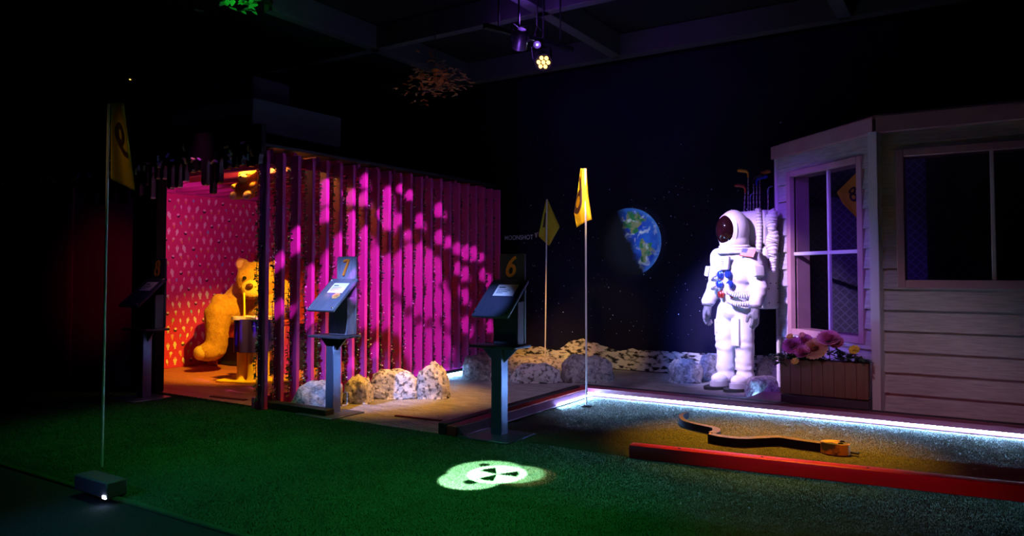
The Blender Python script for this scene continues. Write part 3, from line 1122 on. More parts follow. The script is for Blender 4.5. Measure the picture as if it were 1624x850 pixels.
def flag(label, base, ztop, pr, L, Rr, zb_l, zb_r, digit, dpos, dsize, clothm, fold, lean=0., cup=True, drot=0., group='yellow hole flags'):
    t = thing('hole_flag', label, 'flag', tuple(base), 0, group)
    zt = ztop - base[2]
    MB().tube([(0, 0, 0.0), (lean * .5, 0, zt * .5), (lean, 0, zt)], pr, 10).build('pole', M['pole'], t)
    if cup:
        MB().lathe([(.055, .0), (.055, .006), (.02, .012)], 24).build('cup_rim', M['black'], t)

    def Sf(u, v, off=0.):
        a_, b_2 = interp(L, v), interp(Rr, v)
        x_ = b_2 + (a_ - b_2) * u
        zl = zt + (zb_r + (zb_l - zb_r) * u ** 1.4) * v
        dp = fold * math.sin(2 * math.pi * (u * 1.1 + .15 * v)) * (.35 + .65 * v) - .012
        p = EX * x_ - EY * dp
        p.z = zl + .006
        p = p + Vector((lean * (zl / zt), 0, 0))
        return p - EY * off
    g_ = MB().grid(26, 26, lambda u, v: Sf(u, v))
    cl = g_.build('cloth', clothm, t)
    so = cl.modifiers.new('thickness', 'SOLIDIFY')
    so.thickness = .002
    if digit:
        dm = MB()
        for pth in digit_paths(digit):
            n_ = len(pth)
            row = []
            for i in range(n_):
                pa, pc = Vector(pth[max(i - 1, 0)]), Vector(pth[min(i + 1, n_ - 1)])
                d_ = (pc - pa).normalized()
                nn = Vector((-d_.y, d_.x)) * .085
                q_ = []
                for sd in (-1, 0, 1):
                    c = Matrix.Rotation(drot, 2) @ (Vector(pth[i]) + nn * sd)
                    q_.append(Sf(min(max(dpos[0] + c.x * dsize[0], 0.), 1.), min(max(dpos[1] - c.y * dsize[1], 0), 1), .006))
                row.append(q_)
            for i in range(n_ - 1):
                for j in (0, 1):
                    dm.quad([row[i][j], row[i][j + 1], row[i + 1][j + 1], row[i + 1][j]])
        me = dm.mesh('digit')
        link('digit', me, M['flagdigit'], cl)
    return t


k = 1 / 169.
b6 = F(930, 645)
flag('tall bright yellow flag in the lit hole of the putting green', (b6.x, b6.y, .004), 2.235, .0085,
     [(0, -8 * k), (.4, -13 * k), (.75, -19 * k), (1, -15 * k)], [(0, 2 * k), (.5, 4 * k), (1, 9.5 * k)], -.565, -.49, '6', (.80, .46), (1.0, .62), M['flagcloth'], .035)
k = 1 / 127.
flag('far dim yellow flag stuck in the sandy mound before the mural', (-4.62, 7.98, .17), 2.17, .008,
     [(0, -1 * k), (.80, -13 * k), (1, 3 * k)], [(0, 1 * k), (.60, 21 * k), (1, 5 * k)], -.58, -.58, '1', (.78, .46), (.7, .35), M['flagclothdim'], .03, .03, False)
k = 1 / 305.
pb9 = PY(168, 400, 2.62)
flag('big dim yellow flag hanging close by at the edge of the walkway', (pb9.x, pb9.y, -.03), 2.36, .009,
     [(0, 3 * k), (1, 8 * k)], [(0, 28 * k), (.5, 42 * k), (1, 57 * k)], -.50, -.575, '9', (.45, .45), (.95, .42), M['flagclothdim'], .02, 0, False, R(-20))

# ================================================================== SNAKE
sn = thing('wooden_snake', 'wooden snake obstacle with a yellow head on the putting turf', 'snake', tuple(F(1128, 698, .006)))
O = F(1128, 698, .006)


def smooth_path(pts, n=10):
    out = []
    for i in range(len(pts) - 1):
        p0, p1, p2, p3 = pts[max(i - 1, 0)], pts[i], pts[i + 1], pts[min(i + 2, len(pts) - 1)]
        for q_ in range(n):
            t = q_ / n
            out.append(.5 * ((2 * p1) + (p2 - p0) * t + (2 * p0 - 5 * p1 + 4 * p2 - p3) * t * t + (3 * p1 - p0 - 3 * p2 + p3) * t ** 3))
    out.append(pts[-1])
    return out


def ribbon(path, th, z0, z1, name, parent, tw=None):
    n = len(path)
    left, right = [], []
    for i, p in enumerate(path):
        d = (path[min(i + 1, n - 1)] - path[max(i - 1, 0)]).normalized()
        s = Vector((-d.y, d.x, 0))
        w = th if tw is None else th * interp(tw, i / (n - 1))
        left.append(p + s * w)
        right.append(p - s * w)
    mb = MB()
    mb.prism([(p.x, p.y) for p in left] + [(p.x, p.y) for p in right[::-1]], z0, z1)
    mb.bm.normal_update()
    for f in mb.bm.faces:
        if abs(f.normal.z) > .9:
            f.material_index = 1
    return mb.build(name, [M['snake'], M['snaketop']], parent, ang=50)


def G(*l):
    return [F(x_, y_, .006) - O for x_, y_ in l]


tailp = smooth_path(G((1090, 663), (1080, 668), (1085, 676), (1100, 681), (1118, 685), (1134, 689), (1136, 694), (1129, 697)))
bodyp = smooth_path(G((1127, 700), (1145, 704), (1175, 707), (1205, 706), (1235, 705), (1262, 709), (1290, 713), (1312, 716)))
ribbon(tailp, .026, 0, .052, 'tail_board', sn, [(0, .5), (.5, 1), (1, 1.2)])
ribbon(bodyp, .032, 0, .058, 'body_board', sn, [(0, 1.), (.5, 1.1), (1, 1.2)])
hp = G((1325, 718))[0]
MB().prism([(hp.x + .095 * math.cos(t) * (1 - .12 * math.sin(t)), hp.y + .075 * math.sin(t)) for t in [2 * math.pi * j / 28 for j in range(28)]], 0, .072).build('head', [mat('yellow_green_snake_head', (.07, .08, .02), .4, col2=(.85, .50, .02), nscale=9, lo=.40, hi=.5)], sn, ang=50)
for s in (-1, 1):
    MB().ell((hp.x + .04, hp.y + .035 * s, .074), (.018, .014, .008)).build('eye', M['eye'], sn)
MB().prism([(hp.x + .09, hp.y - .01), (hp.x + .15, hp.y - .025), (hp.x + .14, hp.y), (hp.x + .15, hp.y + .02), (hp.x + .09, hp.y + .012)], .01, .02).build('tongue', M['black'], sn)
MB().box((bodyp[0].x - .004, bodyp[0].y, .03), (.012, .05, .056), rot=(0, 0, .3), bev=.002).build('hinge', M['tinyyellow'], sn)

# ================================================================== ASTRONAUT
ast = thing('astronaut_figure', 'white spacesuit astronaut figure standing by the cottage in front of the mural', 'astronaut', (-2.30, 8.06, 0), R(-25))
ast.scale = (.92, .92, 1.)
b = MB()
# legs: boots' shafts to hips
for s, dy in ((-1, -.03), (1, .02)):
    b.cap((.122 * s, dy + .03, .14), (.122 * s, dy + .01, .46), .104, .112)
    b.cap((.122 * s, dy + .01, .46), (.115 * s, .03, .82), .114, .135)
b.ell((0, .03, .86), (.225, .165, .15)).ell((0, .03, 1.05), (.225, .17, .20)).ell((0, .025, 1.24), (.255, .185, .19)).ell((0, .04, 1.43), (.21, .15, .11))
# arms
for s, ex, wy in ((-1, .315, -.10), (1, .325, -.08)):
    b.cap((.235 * s, .04, 1.41), (ex * s, .06, 1.13), .118, .098)
    b.cap((ex * s, .06, 1.13), ((ex + .025) * s, wy + .04, .935), .098, .08)


def wrinkle(c):
    w = .5 + .5 * math.sin(c.z * 58 + 3 * noise.noise(c * 5))
    zone = max(0, 1 - abs(c.z - .48) / .13) + max(0, 1 - abs(c.z - .20) / .10) * 1.1 + (max(0, 1 - abs(c.z - 1.12) / .12) if abs(c.x) > .24 else 0) * .8
    big = noise.noise(Vector((c.x * 5, c.y * 5, c.z * 7 + 4)))
    return .016 * big + zone * (.013 * w - .005) + .007 * noise.noise(Vector((c.x * 12, c.y * 12, c.z * 20)))


blob('suit', b, .014, M['white'], ast, 5, .5, wrinkle)
# helmet
hz = 1.715
hm = MB().ell((0, .01, hz), (.172, .195, .225), sub=4).ell((0, .02, hz - .13), (.168, .18, .13))
blob('helmet', hm, .011, M['whitehard'], ast, 6)
vz = hz + .005
vs = MB().ell((-.012, -.075, vz - .005), (.142, .142, .170), sub=4)
vs.build('visor', M['visor'], ast)
# rim of the visor opening
rim = []
for j in range(41):
    t = 2 * math.pi * j / 40
    rim.append((-.010 + .150 * math.cos(t), -.082 - .015 * math.cos(2 * t), vz - .005 + .180 * math.sin(t)))
MB().tube(rim, .013, 8, False).build('visor_rim', M['whitehard'], ast)
for q_, (rr, zz) in enumerate(((.178, 1.535), (.188, 1.505), (.196, 1.475))):
    MB().tube([(rr * math.cos(2 * math.pi * j / 32), .025 + rr * .86 * math.sin(2 * math.pi * j / 32), zz) for j in range(33)], .018, 8, False).build('neck_ring', M['white'], ast)
# chest box, connectors, hoses
MB().box((.02, -.170, 1.355), (.135, .05, .15), rot=(R(-8), 0, 0), bev=.014, seg=3).build('chest_box', M['whitehard'], ast)
for j in range(8):
    MB().lathe([(.005, 0), (.005, .004)], 8, Matrix.Translation((-.005 + .022 * (j % 2), -.197, 1.40 - .025 * (j // 2))) @ Matrix.Rotation(R(90), 4, 'X')).build('stud', M['steel'], ast)
cons = []
for (cx_, cz_, m_) in ((-.045, 1.235, 'bluecap'), (.065, 1.235, 'bluecap'), (-.06, 1.13, 'bluecap'), (.09, 1.13, 'bluecap'), (-.045, 1.02, 'redcap'), (.09, 1.02, 'redcap')):
    nz_ = -.158 if cz_ > 1.1 else -.150
    mm = Matrix.Translation((cx_, nz_, cz_)) @ Matrix.Rotation(R(90), 4, 'X') @ Matrix.Rotation(R(12 if cx_ > 0 else -12), 4, 'Y')
    cb = MB().lathe([(.041, 0), (.043, .012), (.036, .018), (.036, .034), (.026, .042)], 20, mm).build('connector', M[m_], ast)
    cons.append((cx_, nz_ - .04, cz_))


def hose(path, r, name='hose'):
    pts = smooth_path([Vector(p) for p in path], 26)
    rs = [r * (1 + .13 * math.sin(i * 1.25)) for i in range(len(pts))]
    return MB().tube(pts, rs, 12).build(name, M['white'], ast)


hose([(.075, -.19, 1.12), (.12, -.225, 1.06), (.20, -.20, 1.02), (.27, -.10, 1.01), (.29, .04, 1.03), (.26, .2, 1.08)], .028)
hose([(.075, -.18, 1.0), (.13, -.215, .95), (.22, -.175, .925), (.285, -.06, .93), (.29, .08, .96), (.25, .2, 1.0)], .028)
hose([(-.085, -.19, 1.235), (-.15, -.19, 1.21), (-.21, -.13, 1.18), (-.24, -.02, 1.18)], .020)
hose([(-.10, -.18, 1.125), (-.16, -.19, 1.10), (-.22, -.11, 1.08), (-.24, -.0, 1.09)], .020)
# pockets and shoulder pieces
MB().box((.385, -.03, 1.27), (.06, .13, .115), rot=(0, R(-12), R(-12)), bev=.014, seg=2).build('arm_pocket', M['white'], ast)
MB().box((-.375, .0, 1.27), (.06, .13, .115), rot=(0, R(12), R(12)), bev=.014, seg=2).build('arm_pocket', M['white'], ast)
p1 = MB().box((-.165, -.097, .655), (.105, .035, .18), rot=(0, 0, R(-22)), bev=.010, seg=2).build('leg_pocket', M['white'], ast)
p2 = MB().box((.115, -.105, .62), (.105, .035, .29), rot=(0, 0, R(6)), bev=.010, seg=2).build('leg_pocket', M['white'], ast)
for z_ in (.60, .71):
    MB().lathe([(.006, 0), (.006, .004)], 8, Matrix.Translation((-.155, -.119, z_)) @ Matrix.Rotation(R(90), 4, 'X')).build('stud', M['steel'], ast)
for x_, z_ in ((-.09, .93), (.03, .93), (-.10, .965), (.04, .965)):
    MB().lathe([(.006, 0), (.006, .004)], 8, Matrix.Translation((x_, -.142, z_)) @ Matrix.Rotation(R(90), 4, 'X')).build('stud', M['steel'], ast)
# shoulder patch: stars and stripes
fm = Matrix.Translation((.268, -.065, 1.462)) @ Matrix.Rotation(R(24), 4, 'Z') @ Matrix.Rotation(R(-40), 4, 'X') @ Matrix.Rotation(R(10), 4, 'Y') @ Matrix.Scale(1.3, 4)
pt = MB()
for j in range(13):
    pt.box((0, 0, -.036 + j * .006), (.125, .004, .006), M4=fm, mi=j % 2)
pt.box((-.036, -.001, .018), (.052, .004, .042), M4=fm, mi=2)
for j in range(12):
    pt.box((-.055 + .013 * (j % 4), -.004, .006 + .012 * (j // 4)), (.004, .002, .004), M4=fm, mi=1)
pt.build('flag_patch', [M['flagred'], M['white'], M['flagblue']], ast, smooth=False)


# gloves
def glove(s, x_, y_, z_):
    g = MB()
    g.cap((x_, y_, z_), (x_ + .004 * s, y_ - .012, z_ - .07), .040, .042)
    g.ell((x_ + .004 * s, y_ - .012, z_ - .06), (.034, .052, .055))
    for j, (dy, ln) in enumerate(((-.052, .070), (-.024, .085), (.006, .082), (.034, .065))):
        r0 = Vector((x_ + .004 * s, y_ + dy * .8, z_ - .10))
        r1 = r0 + Vector((-.004 * s, dy * .12, -ln * .45))
        r2 = r1 + Vector((-.020 * s, 0, -ln * .40))
        g.cap(r0, r1, .0155, .0145).cap(r1, r2, .0145, .012)
    t0 = Vector((x_ - .008 * s, y_ - .045, z_ - .045))
    t1 = t0 + Vector((-.012 * s, -.035, -.032))
    g.cap(t0, t1, .018, .016).cap(t1, t1 + Vector((-.008 * s, -.006, -.036)), .016, .013)
    o = blob('glove', g, .0055, M['glove'], ast, 2, .5)
    pv = Vector((x_, y_, z_))
    o.data.transform(Matrix.Translation(pv) @ Matrix.Scale(1.22, 4) @ Matrix.Translation(-pv))
    MB().tube([(x_ + .058 * math.cos(2 * math.pi * j / 24), y_ + .058 * math.sin(2 * math.pi * j / 24), z_ + .022) for j in range(25)], .016, 8, False).build('cuff', M['glove'], ast)
    return o


glove(-1, -.340, -.065, .885)
glove(1, .350, -.045, .885)
# boots and black foot plates
for s, dy in ((-1, -.03), (1, .02)):
    x_ = .125 * s
    bt = MB().ell((x_, dy - .06, .105), (.080, .150, .068)).ell((x_, dy + .03, .125), (.075, .09, .08)).box((x_, dy - .05, .08), (.125, .25, .07), bev=.03, seg=2)
    blob('boot', bt, .011, M['white'], ast, 5)
    so = []
    for j in range(32):
        t = 2 * math.pi * j / 32
        so.append((x_ + .084 * math.cos(t) * (1 + .08 * -math.sin(t)), dy - .055 + .172 * math.sin(t)))
    MB().prism(so, .030, .082).build('boot_sole', M['bootgrey'], ast, ang=50)
    pl_ = [(x_ + .13 * math.cos(t), dy - .07 + .25 * math.sin(t)) for t in [2 * math.pi * j / 32 for j in range(32)]]
    MB().prism(pl_, .0, .03).build('foot_plate', M['black'], ast, ang=50)
# life support backpack
bp = MB().box((0, .36, 1.20), (.56, .26, .68), bev=.045, seg=3).build('backpack', M['whitehard'], ast)
MB().box((0, .35, 1.745), (.53, .24, .38), bev=.03, seg=3).build('upper_pack', M['whitehard'], bp)
MB().box((0, .21, 1.36), (.34, .16, .26), bev=.03, seg=2).build('pack_mount', M['white'], bp)
hose([(.20, .20, 1.95), (.215, .205, 1.80), (.215, .20, 1.62), (.205, .19, 1.42), (.23, .14, 1.26)], .034).parent = bp


def bundle(name, x_, y_, z0, z1, r_):
    n = 30
    pts, rs = [], []
    for i in range(n + 1):
        t = i / n
        pts.append((x_ + .012 * math.sin(t * 9), y_ + .01 * math.sin(t * 5), z0 + (z1 - z0) * t))
        rs.append(r_ * (.55 + .45 * math.sin(math.pi * min(max(t, .02), .98))) * (1 + .10 * math.sin(i * 1.9)))
    return MB().tube(pts, rs, 14).build(name, M['white'], bp)


bundle('cloth_roll', .31, .30, 1.93, 1.70, .07)
bundle('cloth_roll', .31, .31, 1.72, 1.44, .075)
bundle('cloth_roll', .315, .31, 1.47, 1.26, .045)
for (y_, z_) in ((.28, .93), (.44, .93), (.28, 1.08), (.44, 1.08), (.31, 1.14), (.41, 1.14), (.28, 1.40)):
    MB().lathe([(.008, 0), (.008, .004)], 8, Matrix.Translation((.28, y_, z_)) @ Matrix.Rotation(R(90), 4, 'Y')).build('stud', M['black'], bp)

# golf clubs standing behind the top of the pack
clubcols = [('rust red', (.42, .05, .02)), ('orange', (.75, .30, .03)), ('plain steel', None), ('black', (.02, .02, .02)), ('blue', (.02, .05, .75)), ('amber', (.75, .38, .04)), ('plain short', None)]
A25 = Matrix.Rotation(R(-25), 3, 'Z')
for i, (nm, c) in enumerate(clubcols):
    px_ = (1180, 1186.5, 1190, 1195, 1200, 1205, 1218)[i]
    ty = (302, 278, 316, 288, 290, 282, 305)[i]
    ya = 8.52 + .02 * (i % 3)
    pt_, p0_ = PY(px_ + (2 if i == 0 else 0), ty, ya), PY(px_, 340, ya)
    ztop = pt_.z
    t = thing('golf_club', '%s headed golf club standing upright behind the backpack of the astronaut' % nm, 'golf club', (p0_.x, ya, 1.935), 0, 'golf clubs behind the backpack')
    MB().cyl((0, 0, 0), (pt_.x - p0_.x, 0, ztop - 1.935), .0075, .006, 8).build('shaft', M['shaft'], t)
    hx, hzz = pt_.x - p0_.x, ztop - 1.935
    d = -1 if i < 2 else 1
    hm_ = M['steel'] if c is None else mat('club_head_%d' % i, c, .35)
    sc = .45 if c is None else 1
    MB().tube([(hx, 0, hzz - .03), (hx, 0, hzz + .02), (hx + d * .02 * sc, 0, hzz + .05), (hx + d * .09 * sc, 0, hzz + .065), (hx + d * .12 * sc, 0, hzz + .06)], [.010, .012, .020 * sc, .024 * sc, .014 * sc], 10).build('club_head', hm_, t)

# ================================================================== COTTAGE
HC = Vector((-.792, 7.306, 0))
cot = thing('cottage_front', 'whitewashed clapboard cottage front with a corner post and two windows', 'cottage', tuple(HC), 0)
LF = Matrix.Rotation(R(135), 4, 'Z')          # local x runs along the slanted face away from the corner
LEN = 1.545


def face_boards(M4, L0, L1, holes, name, nside):
    """overlapping clapboards; nside = +1/-1 gives the outward side in local y"""
    mb = MB()
    z = .03
    pitch = .182
    while z < 2.5:
        z2 = min(z + pitch, 2.5)
        cuts = sorted({z, z2} | {c for h in holes for c in h[2:] if z < c < z2})
        for za, zb in zip(cuts[:-1], cuts[1:]):
            segs = [(L0, L1)]
            for (h0, h1, hz0, hz1) in holes:
                if (za + zb) / 2 > hz0 and (za + zb) / 2 < hz1:
                    new = []
                    for s0, s1 in segs:
                        if h0 > s0:
                            new.append((s0, min(h0, s1)))
                        if h1 < s1:
                            new.append((max(h1, s0), s1))
                    segs = new
            lip = .012 if za == z else 0.
            ya, yb = [.042 - .030 * (q_ - z) / (z2 - z) for q_ in (za, zb)]
            for s0, s1 in segs:
                if s1 - s0 < .01:
                    continue
                prof = [(0, za - lip), (nside * ya, za - lip), (nside * yb, zb), (0, zb)]
                va = [mb.bm.verts.new(M4 @ Vector((s0, p[0], p[1]))) for p in prof]
                vb = [mb.bm.verts.new(M4 @ Vector((s1, p[0], p[1]))) for p in prof]
                mb.bm.faces.new(va)
                mb.bm.faces.new(vb[::-1])
                for q_ in range(4):
                    w = (q_ + 1) % 4
                    mb.bm.faces.new((va[q_], va[w], vb[w], vb[q_]))
        z = z2
    return mb.build(name, M['siding'], cot, smooth=False)


# slanted face: outward normal is (-.707,-.707) -> local +y of the frame rotated by 135 deg
win = (.225, 1.275, .665, 2.27)
wfr = (.15, 1.345, .60, 2.33)
face_boards(LF, .02, LEN, [(wfr[0] + .02, wfr[1] - .02, wfr[2] + .02, wfr[3] - .02)], 'clapboard', 1)
RFM = Matrix.Identity(4)
rw = (.21, 1.5, 1.19, 2.27)
face_boards(RFM, .0, 2.6, [(.17, 1.56, 1.13, 2.33)], 'clapboard', -1)


def wbox(M4, c, s, name, m, parent, bev=.004):
    return MB().box(c, s, bev=bev, M4=M4).build(name, m, parent)


def window(M4, ns, o, w, name, mull, rail, mframe):
    """o = outer frame rectangle, w = opening"""
    fr = MB()
    y_ = ns * .022
    fr.box(((o[0] + w[0]) / 2, y_, (o[2] + o[3]) / 2), (w[0] - o[0], .055, o[3] - o[2]), bev=.004, M4=M4)
    fr.box(((o[1] + w[1]) / 2, y_, (o[2] + o[3]) / 2), (o[1] - w[1], .055, o[3] - o[2]), bev=.004, M4=M4)
    fr.box(((w[0] + w[1]) / 2, y_, (o[3] + w[3]) / 2), (w[1] - w[0], .055, o[3] - w[3]), bev=.004, M4=M4)
    fr.box(((w[0] + w[1]) / 2, y_, (o[2] + w[2]) / 2), (w[1] - w[0], .055, w[2] - o[2]), bev=.004, M4=M4)
    f = fr.build(name, mframe, cot)
    for x_ in mull:
        wbox(M4, (x_, -ns * .0, (w[2] + w[3]) / 2), (.032, .03, w[3] - w[2]), 'mullion', M['trimwhite'], f)
    for z_ in rail:
        wbox(M4, ((w[0] + w[1]) / 2, -ns * .002, z_), (w[1] - w[0], .028, .035), 'glazing_bar', M['trimwhite'], f)
    MB().box(((w[0] + w[1]) / 2, -ns * .022, (w[2] + w[3]) / 2), (w[1] - w[0], .006, w[3] - w[2]), M4=M4).build('pane', M['glass'], f)
    # reveal boards behind the opening
    rv = MB()
    dd = .15
    for x_ in (w[0] - .01, w[1] + .01):
        rv.box((x_, -ns * (.03 + dd / 2), (w[2] + w[3]) / 2), (.02, dd, w[3] - w[2]), M4=M4)
    for z_ in (w[2] - .01, w[3] + .01):
        rv.box(((w[0] + w[1]) / 2, -ns * (.03 + dd / 2), z_), (w[1] - w[0] + .04, dd, .02), M4=M4)
    rv.build('reveal', M['trimpink'], f)
    return f


window(LF, 1, wfr, win, 'window_frame', [.69], [1.452], M['trimpink'])
window(RFM, -1, (.15, 1.56, 1.12, 2.335), rw, 'window_frame', [.86], [], M['trimpink'])
# patterned room lining behind the slanted window
ln = MB().box((0, 0, 1.4), (2.9, .02, 2.6)).build('lattice_lining', M['lattice'], cot)
ln.location = (.38, 1.36, 0)
ln2 = MB().box((1.3, .5, 1.4), (1.9, .02, 2.2)).build('curtain_lining', M['curtain'], cot)
MB().box((-.015, -.036, 1.26), (.088, .075, 2.5), rot=(0, 0, R(-22.5)), bev=.006).build('corner_post', M['trimwhite'], cot)
MB().box((LEN, .012, 1.26), (.05, .07, 2.5), bev=.006, M4=LF).build('end_trim', M['trimwhite'], cot)
fs_ = MB()
fs_.prism([(.0, -.075), (2.62, -.075), (2.62, .0), (.0, .0)], 2.503, 2.64, None)
fs_.prism([(-.03, .07), (LEN + .045, .07), (LEN + .045, .0), (.0, .0)], 2.503, 2.64, LF)
fs_.build('fascia_board', M['trimpink'], cot, smooth=False)
MB().prism([(0, -.06), (2.6, -.06), (2.6, 1.3), (-1.05, 1.3), (-1.08, 1.05)], 2.62, 2.66).build('cover_board', M['trimpink'], cot, smooth=False)

k = 1 / 125.
fb = PY(1368, 600, 8.50)
flag('dim yellow flag standing inside the cottage behind the slanted window', (fb.x, fb.y, -.03), 2.32, .008,
     [(0, -1 * k), (.45, -30 * k), (.7, -22 * k), (1, -4 * k)], [(0, 1 * k), (1, 3 * k)], -.50, -.48, '8', (.35, .5), (.5, .3), M['flagclothdim'], .02, 0, False)

# planter
pla = thing('planter_box', 'brown picket planter box full of artificial flowers beside the cottage corner', 'planter', (-1.235, 7.12, 0))
MB().box((0, .05, .07), (.735, .15, .14), bev=.004).build('plinth', M['plinth'], pla)
pk = MB()
pk.box((0, .05, .31), (.735, .15, .30), bev=.004)
pk.build('box', M['planter'], pla)
for j in range(8):
    w = .088
    xc = -.323 + j * .0923
    pts_ = [(xc - w / 2, .15), (xc + w / 2, .15), (xc + w / 2, .42)] + [(xc + w / 2 * math.cos(t), .42 + .045 * math.sin(t)) for t in [math.pi * q_ / 8 for q_ in range(1, 8)]] + [(xc - w / 2, .42)]
    MB().prism(pts_, .026, .040, UP).build('picket', M['planter'], pla, ang=50)


def petals(mb, c, r, rings, n0, cup, mi=0, tilt=(0, 0)):
    rot = Euler((tilt[0], tilt[1], 0)).to_matrix()
    for j in range(rings):
        f = (j + 1) / rings
        el = cup[0] + (cup[1] - cup[0]) * f      # elevation of the petal, upright inside
        n = n0 + j * 2
        for q_ in range(n):
            a = 2 * math.pi * q_ / n + j * .5
            d = Vector((math.cos(a) * math.cos(el), math.sin(a) * math.cos(el), math.sin(el)))
            s = Vector((-math.sin(a), math.cos(a), 0))
            l, w = r * (.45 + .55 * f), r * (.35 + .3 * f) * (8 / max(n, 8)) ** .6
            up = d.cross(s)
            base = Vector((math.cos(a), math.sin(a), 0)) * r * .1 * f
            pp = [base, base + d * l * .5 + s * w * .5 - up * w * .12, base + d * l * .85 + s * w * .42 + up * 0, base + d * l + up * w * .1, base + d * l * .85 - s * w * .42, base + d * l * .5 - s * w * .5 - up * w * .12]
            mb.quad([Vector(c) + rot @ p_ for p_ in pp], mi)


def leafspray(mb, c, n, l, w, mi=0):
    for q_ in range(n):
        a = random.uniform(0, 2 * math.pi)
        d = Vector((math.cos(a), math.sin(a), random.uniform(-.35, .5)))
        leafquad(mb, Vector(c), d, Vector((0, 0, 1)), l * random.uniform(.7, 1.2), w * random.uniform(.8, 1.2), mi)


def flower(name, label, cat, px, py, r, m, rings, n0, cup, tilt, y_=7.10):
    p = PY(px, py + 7, y_)
    t = thing(name, label, cat, (p.x, y_, p.z), 0, 'artificial flowers in the planter')
    r = r * 1.3
    mb = MB()
    petals(mb, (0, 0, 0), r, rings, n0, cup, 0, tilt)
    mb.ell((0, 0, 0), r * .28, sub=2)
    mb.build('petals', m, t, smooth=False)
    MB().tube([(0, 0, 0), (.0, .035, -(p.z - .44) * .6), (0, .05, -(p.z - .44))], .004, 6).build('stem', M['plantleaf'], t)
    lf = MB()
    leafspray(lf, (0, .02, -.02), 7, r * 1.2, r * .6)
    lf.build('leaves', M['plantleaf'], t, smooth=False)
    return t


T1 = (R(50), R(-10))
flower('rose', 'pale pink cupped rose at the front of the planter', 'rose', 1274, 554, .062, M['rosepink'], 5, 5, (R(85), R(35)), T1, 7.06)
flower('peony', 'mauve pink peony at the cottage end of the planter farthest from the corner post', 'peony', 1257, 541, .07, M['rosemauve'], 6, 6, (R(85), R(5)), T1, 7.10)
flower('dahlia', 'large peach dahlia in the middle of the planter', 'dahlia', 1292, 546, .085, M['peach'], 8, 8, (R(85), R(0)), T1, 7.09)
flower('dahlia', 'dusky mauve dahlia above the pink rose', 'dahlia', 1276, 534, .055, M['rosemauve'], 6, 8, (R(85), R(5)), T1, 7.13)
flower('chrysanthemum', 'tall pink chrysanthemum rising behind the peach dahlia', 'chrysanthemum', 1314, 530, .075, M['rosepink'], 7, 9, (R(85), R(5)), (R(35), 0), 7.13)
flower('peony', 'dark pink peony right of the tall pink chrysanthemum', 'peony', 1327, 537, .05, M['rosemauve'], 5, 6, (R(85), R(10)), T1, 7.14)
flower('daisy', 'small yellow blossom hanging over the planter front', 'daisy', 1261, 566, .028, M['tinyyellow'], 2, 6, (R(60), R(10)), T1, 7.055)
flower('daisy', 'small yellow blossom high at the near corner post end', 'daisy', 1355, 548, .036, M['tinyyellow'], 3, 6, (R(70), R(10)), T1, 7.08)
flower('daisy', 'tiny yellow blossom against the white end trim', 'daisy', 1253, 527, .024, M['tinyyellow'], 2, 6, (R(60), R(10)), T1, 7.12)
flower('daisy', 'tiny orange blossom below the window sill', 'daisy', 1272, 524, .022, M['peach'], 2, 6, (R(60), R(10)), T1, 7.13)
fo = MB()
for q_ in range(150):
    x_ = -1.235 + random.uniform(-.38, .36)
    leafspray(fo, (x_, 7.14 + random.uniform(-.05, .06), .455 + random.uniform(0, .14) * (1 - abs(x_ + 1.2) / .5)), 4, .065, .035)
for q_ in range(30):
    leafspray(fo, (-1.60 + random.uniform(-.07, .04), 7.06 + random.uniform(-.03, .05), .47 + random.uniform(-.06, .06)), 3, .06, .03)
tag(fo.build('planter_leaves', M['plantleaf'], smooth=False), 'dark green leaf filling in the planter box', 'leaves', kind='stuff')

# ================================================================== CEILING LAMPS
trk = thing('lighting_track', 'black lighting track hanging below the ceiling', 'track', (-3.62, 5.9, 3.52))
tA, tB = PY(768, 8, 5.6), PY(908, 102, 6.7)
tA.z = tB.z = 3.56
dv = (tB - tA)
MB().box(((tA + tB) / 2) - Vector((-3.62, 5.9, 3.52)), (dv.length, .05, .05), rot=(0, 0, math.atan2(dv.y, dv.x)), bev=.005).build('rail', M['gold'], trk)
for f_ in (.15, .85):
    p = tA.lerp(tB, f_) - Vector((-3.62, 5.9, 3.52))
    MB().cyl(p, p + Vector((0, 0, .72)), .008, seg=8).build('drop_rod', M['gold'], trk)


def par(label, pos, aim, r, lensm, cells, group='stage lamps on the track'):
    t = thing('stage_lamp', label, 'stage lamp', tuple(pos), 0, group)
    d = (Vector(aim) - Vector(pos)).normalized()
    q_ = d.to_track_quat('Z', 'Y').to_matrix().to_4x4()
    MB().lathe([(r * .55, -.19), (r * .9, -.16), (r, -.03), (r * 1.04, 0.), (r * .94, .0), (r * .92, -.02)], 28, q_).build('housing', M['gold'], t)
    for kx in range(3):
        MB().box((0, 0, -.06 - kx * .03), (r * 2.08, r * 2.08 * .2, .006), M4=q_).build('fin', M['gold'], t)
    ln_ = MB()
    for (cx_, cy_) in cells:
        ln_.lathe([(r * .23, -.012), (r * .23, .004), (r * .12, .012)], 14, q_ @ Matrix.Translation((cx_ * r, cy_ * r, 0)))
    ln_.build('lens', lensm, t)
    yk = [q_ @ Vector((-r * 1.1, 0, -.06))]
    MB().tube([q_ @ Vector((-r * 1.1, 0, -.07)), q_ @ Vector((-r * 1.15, 0, -.14)) + Vector((0, 0, .10)), Vector((0, 0, .19)), q_ @ Vector((r * 1.15, 0, -.14)) + Vector((0, 0, .10)), q_ @ Vector((r * 1.1, 0, -.07))], .011, 8).build('yoke', M['gold'], t)
    MB().cyl((0, 0, .19), (0, 0, 4.25 - pos[2]), .009, seg=8).build('hanger', M['gold'], t)
    return t


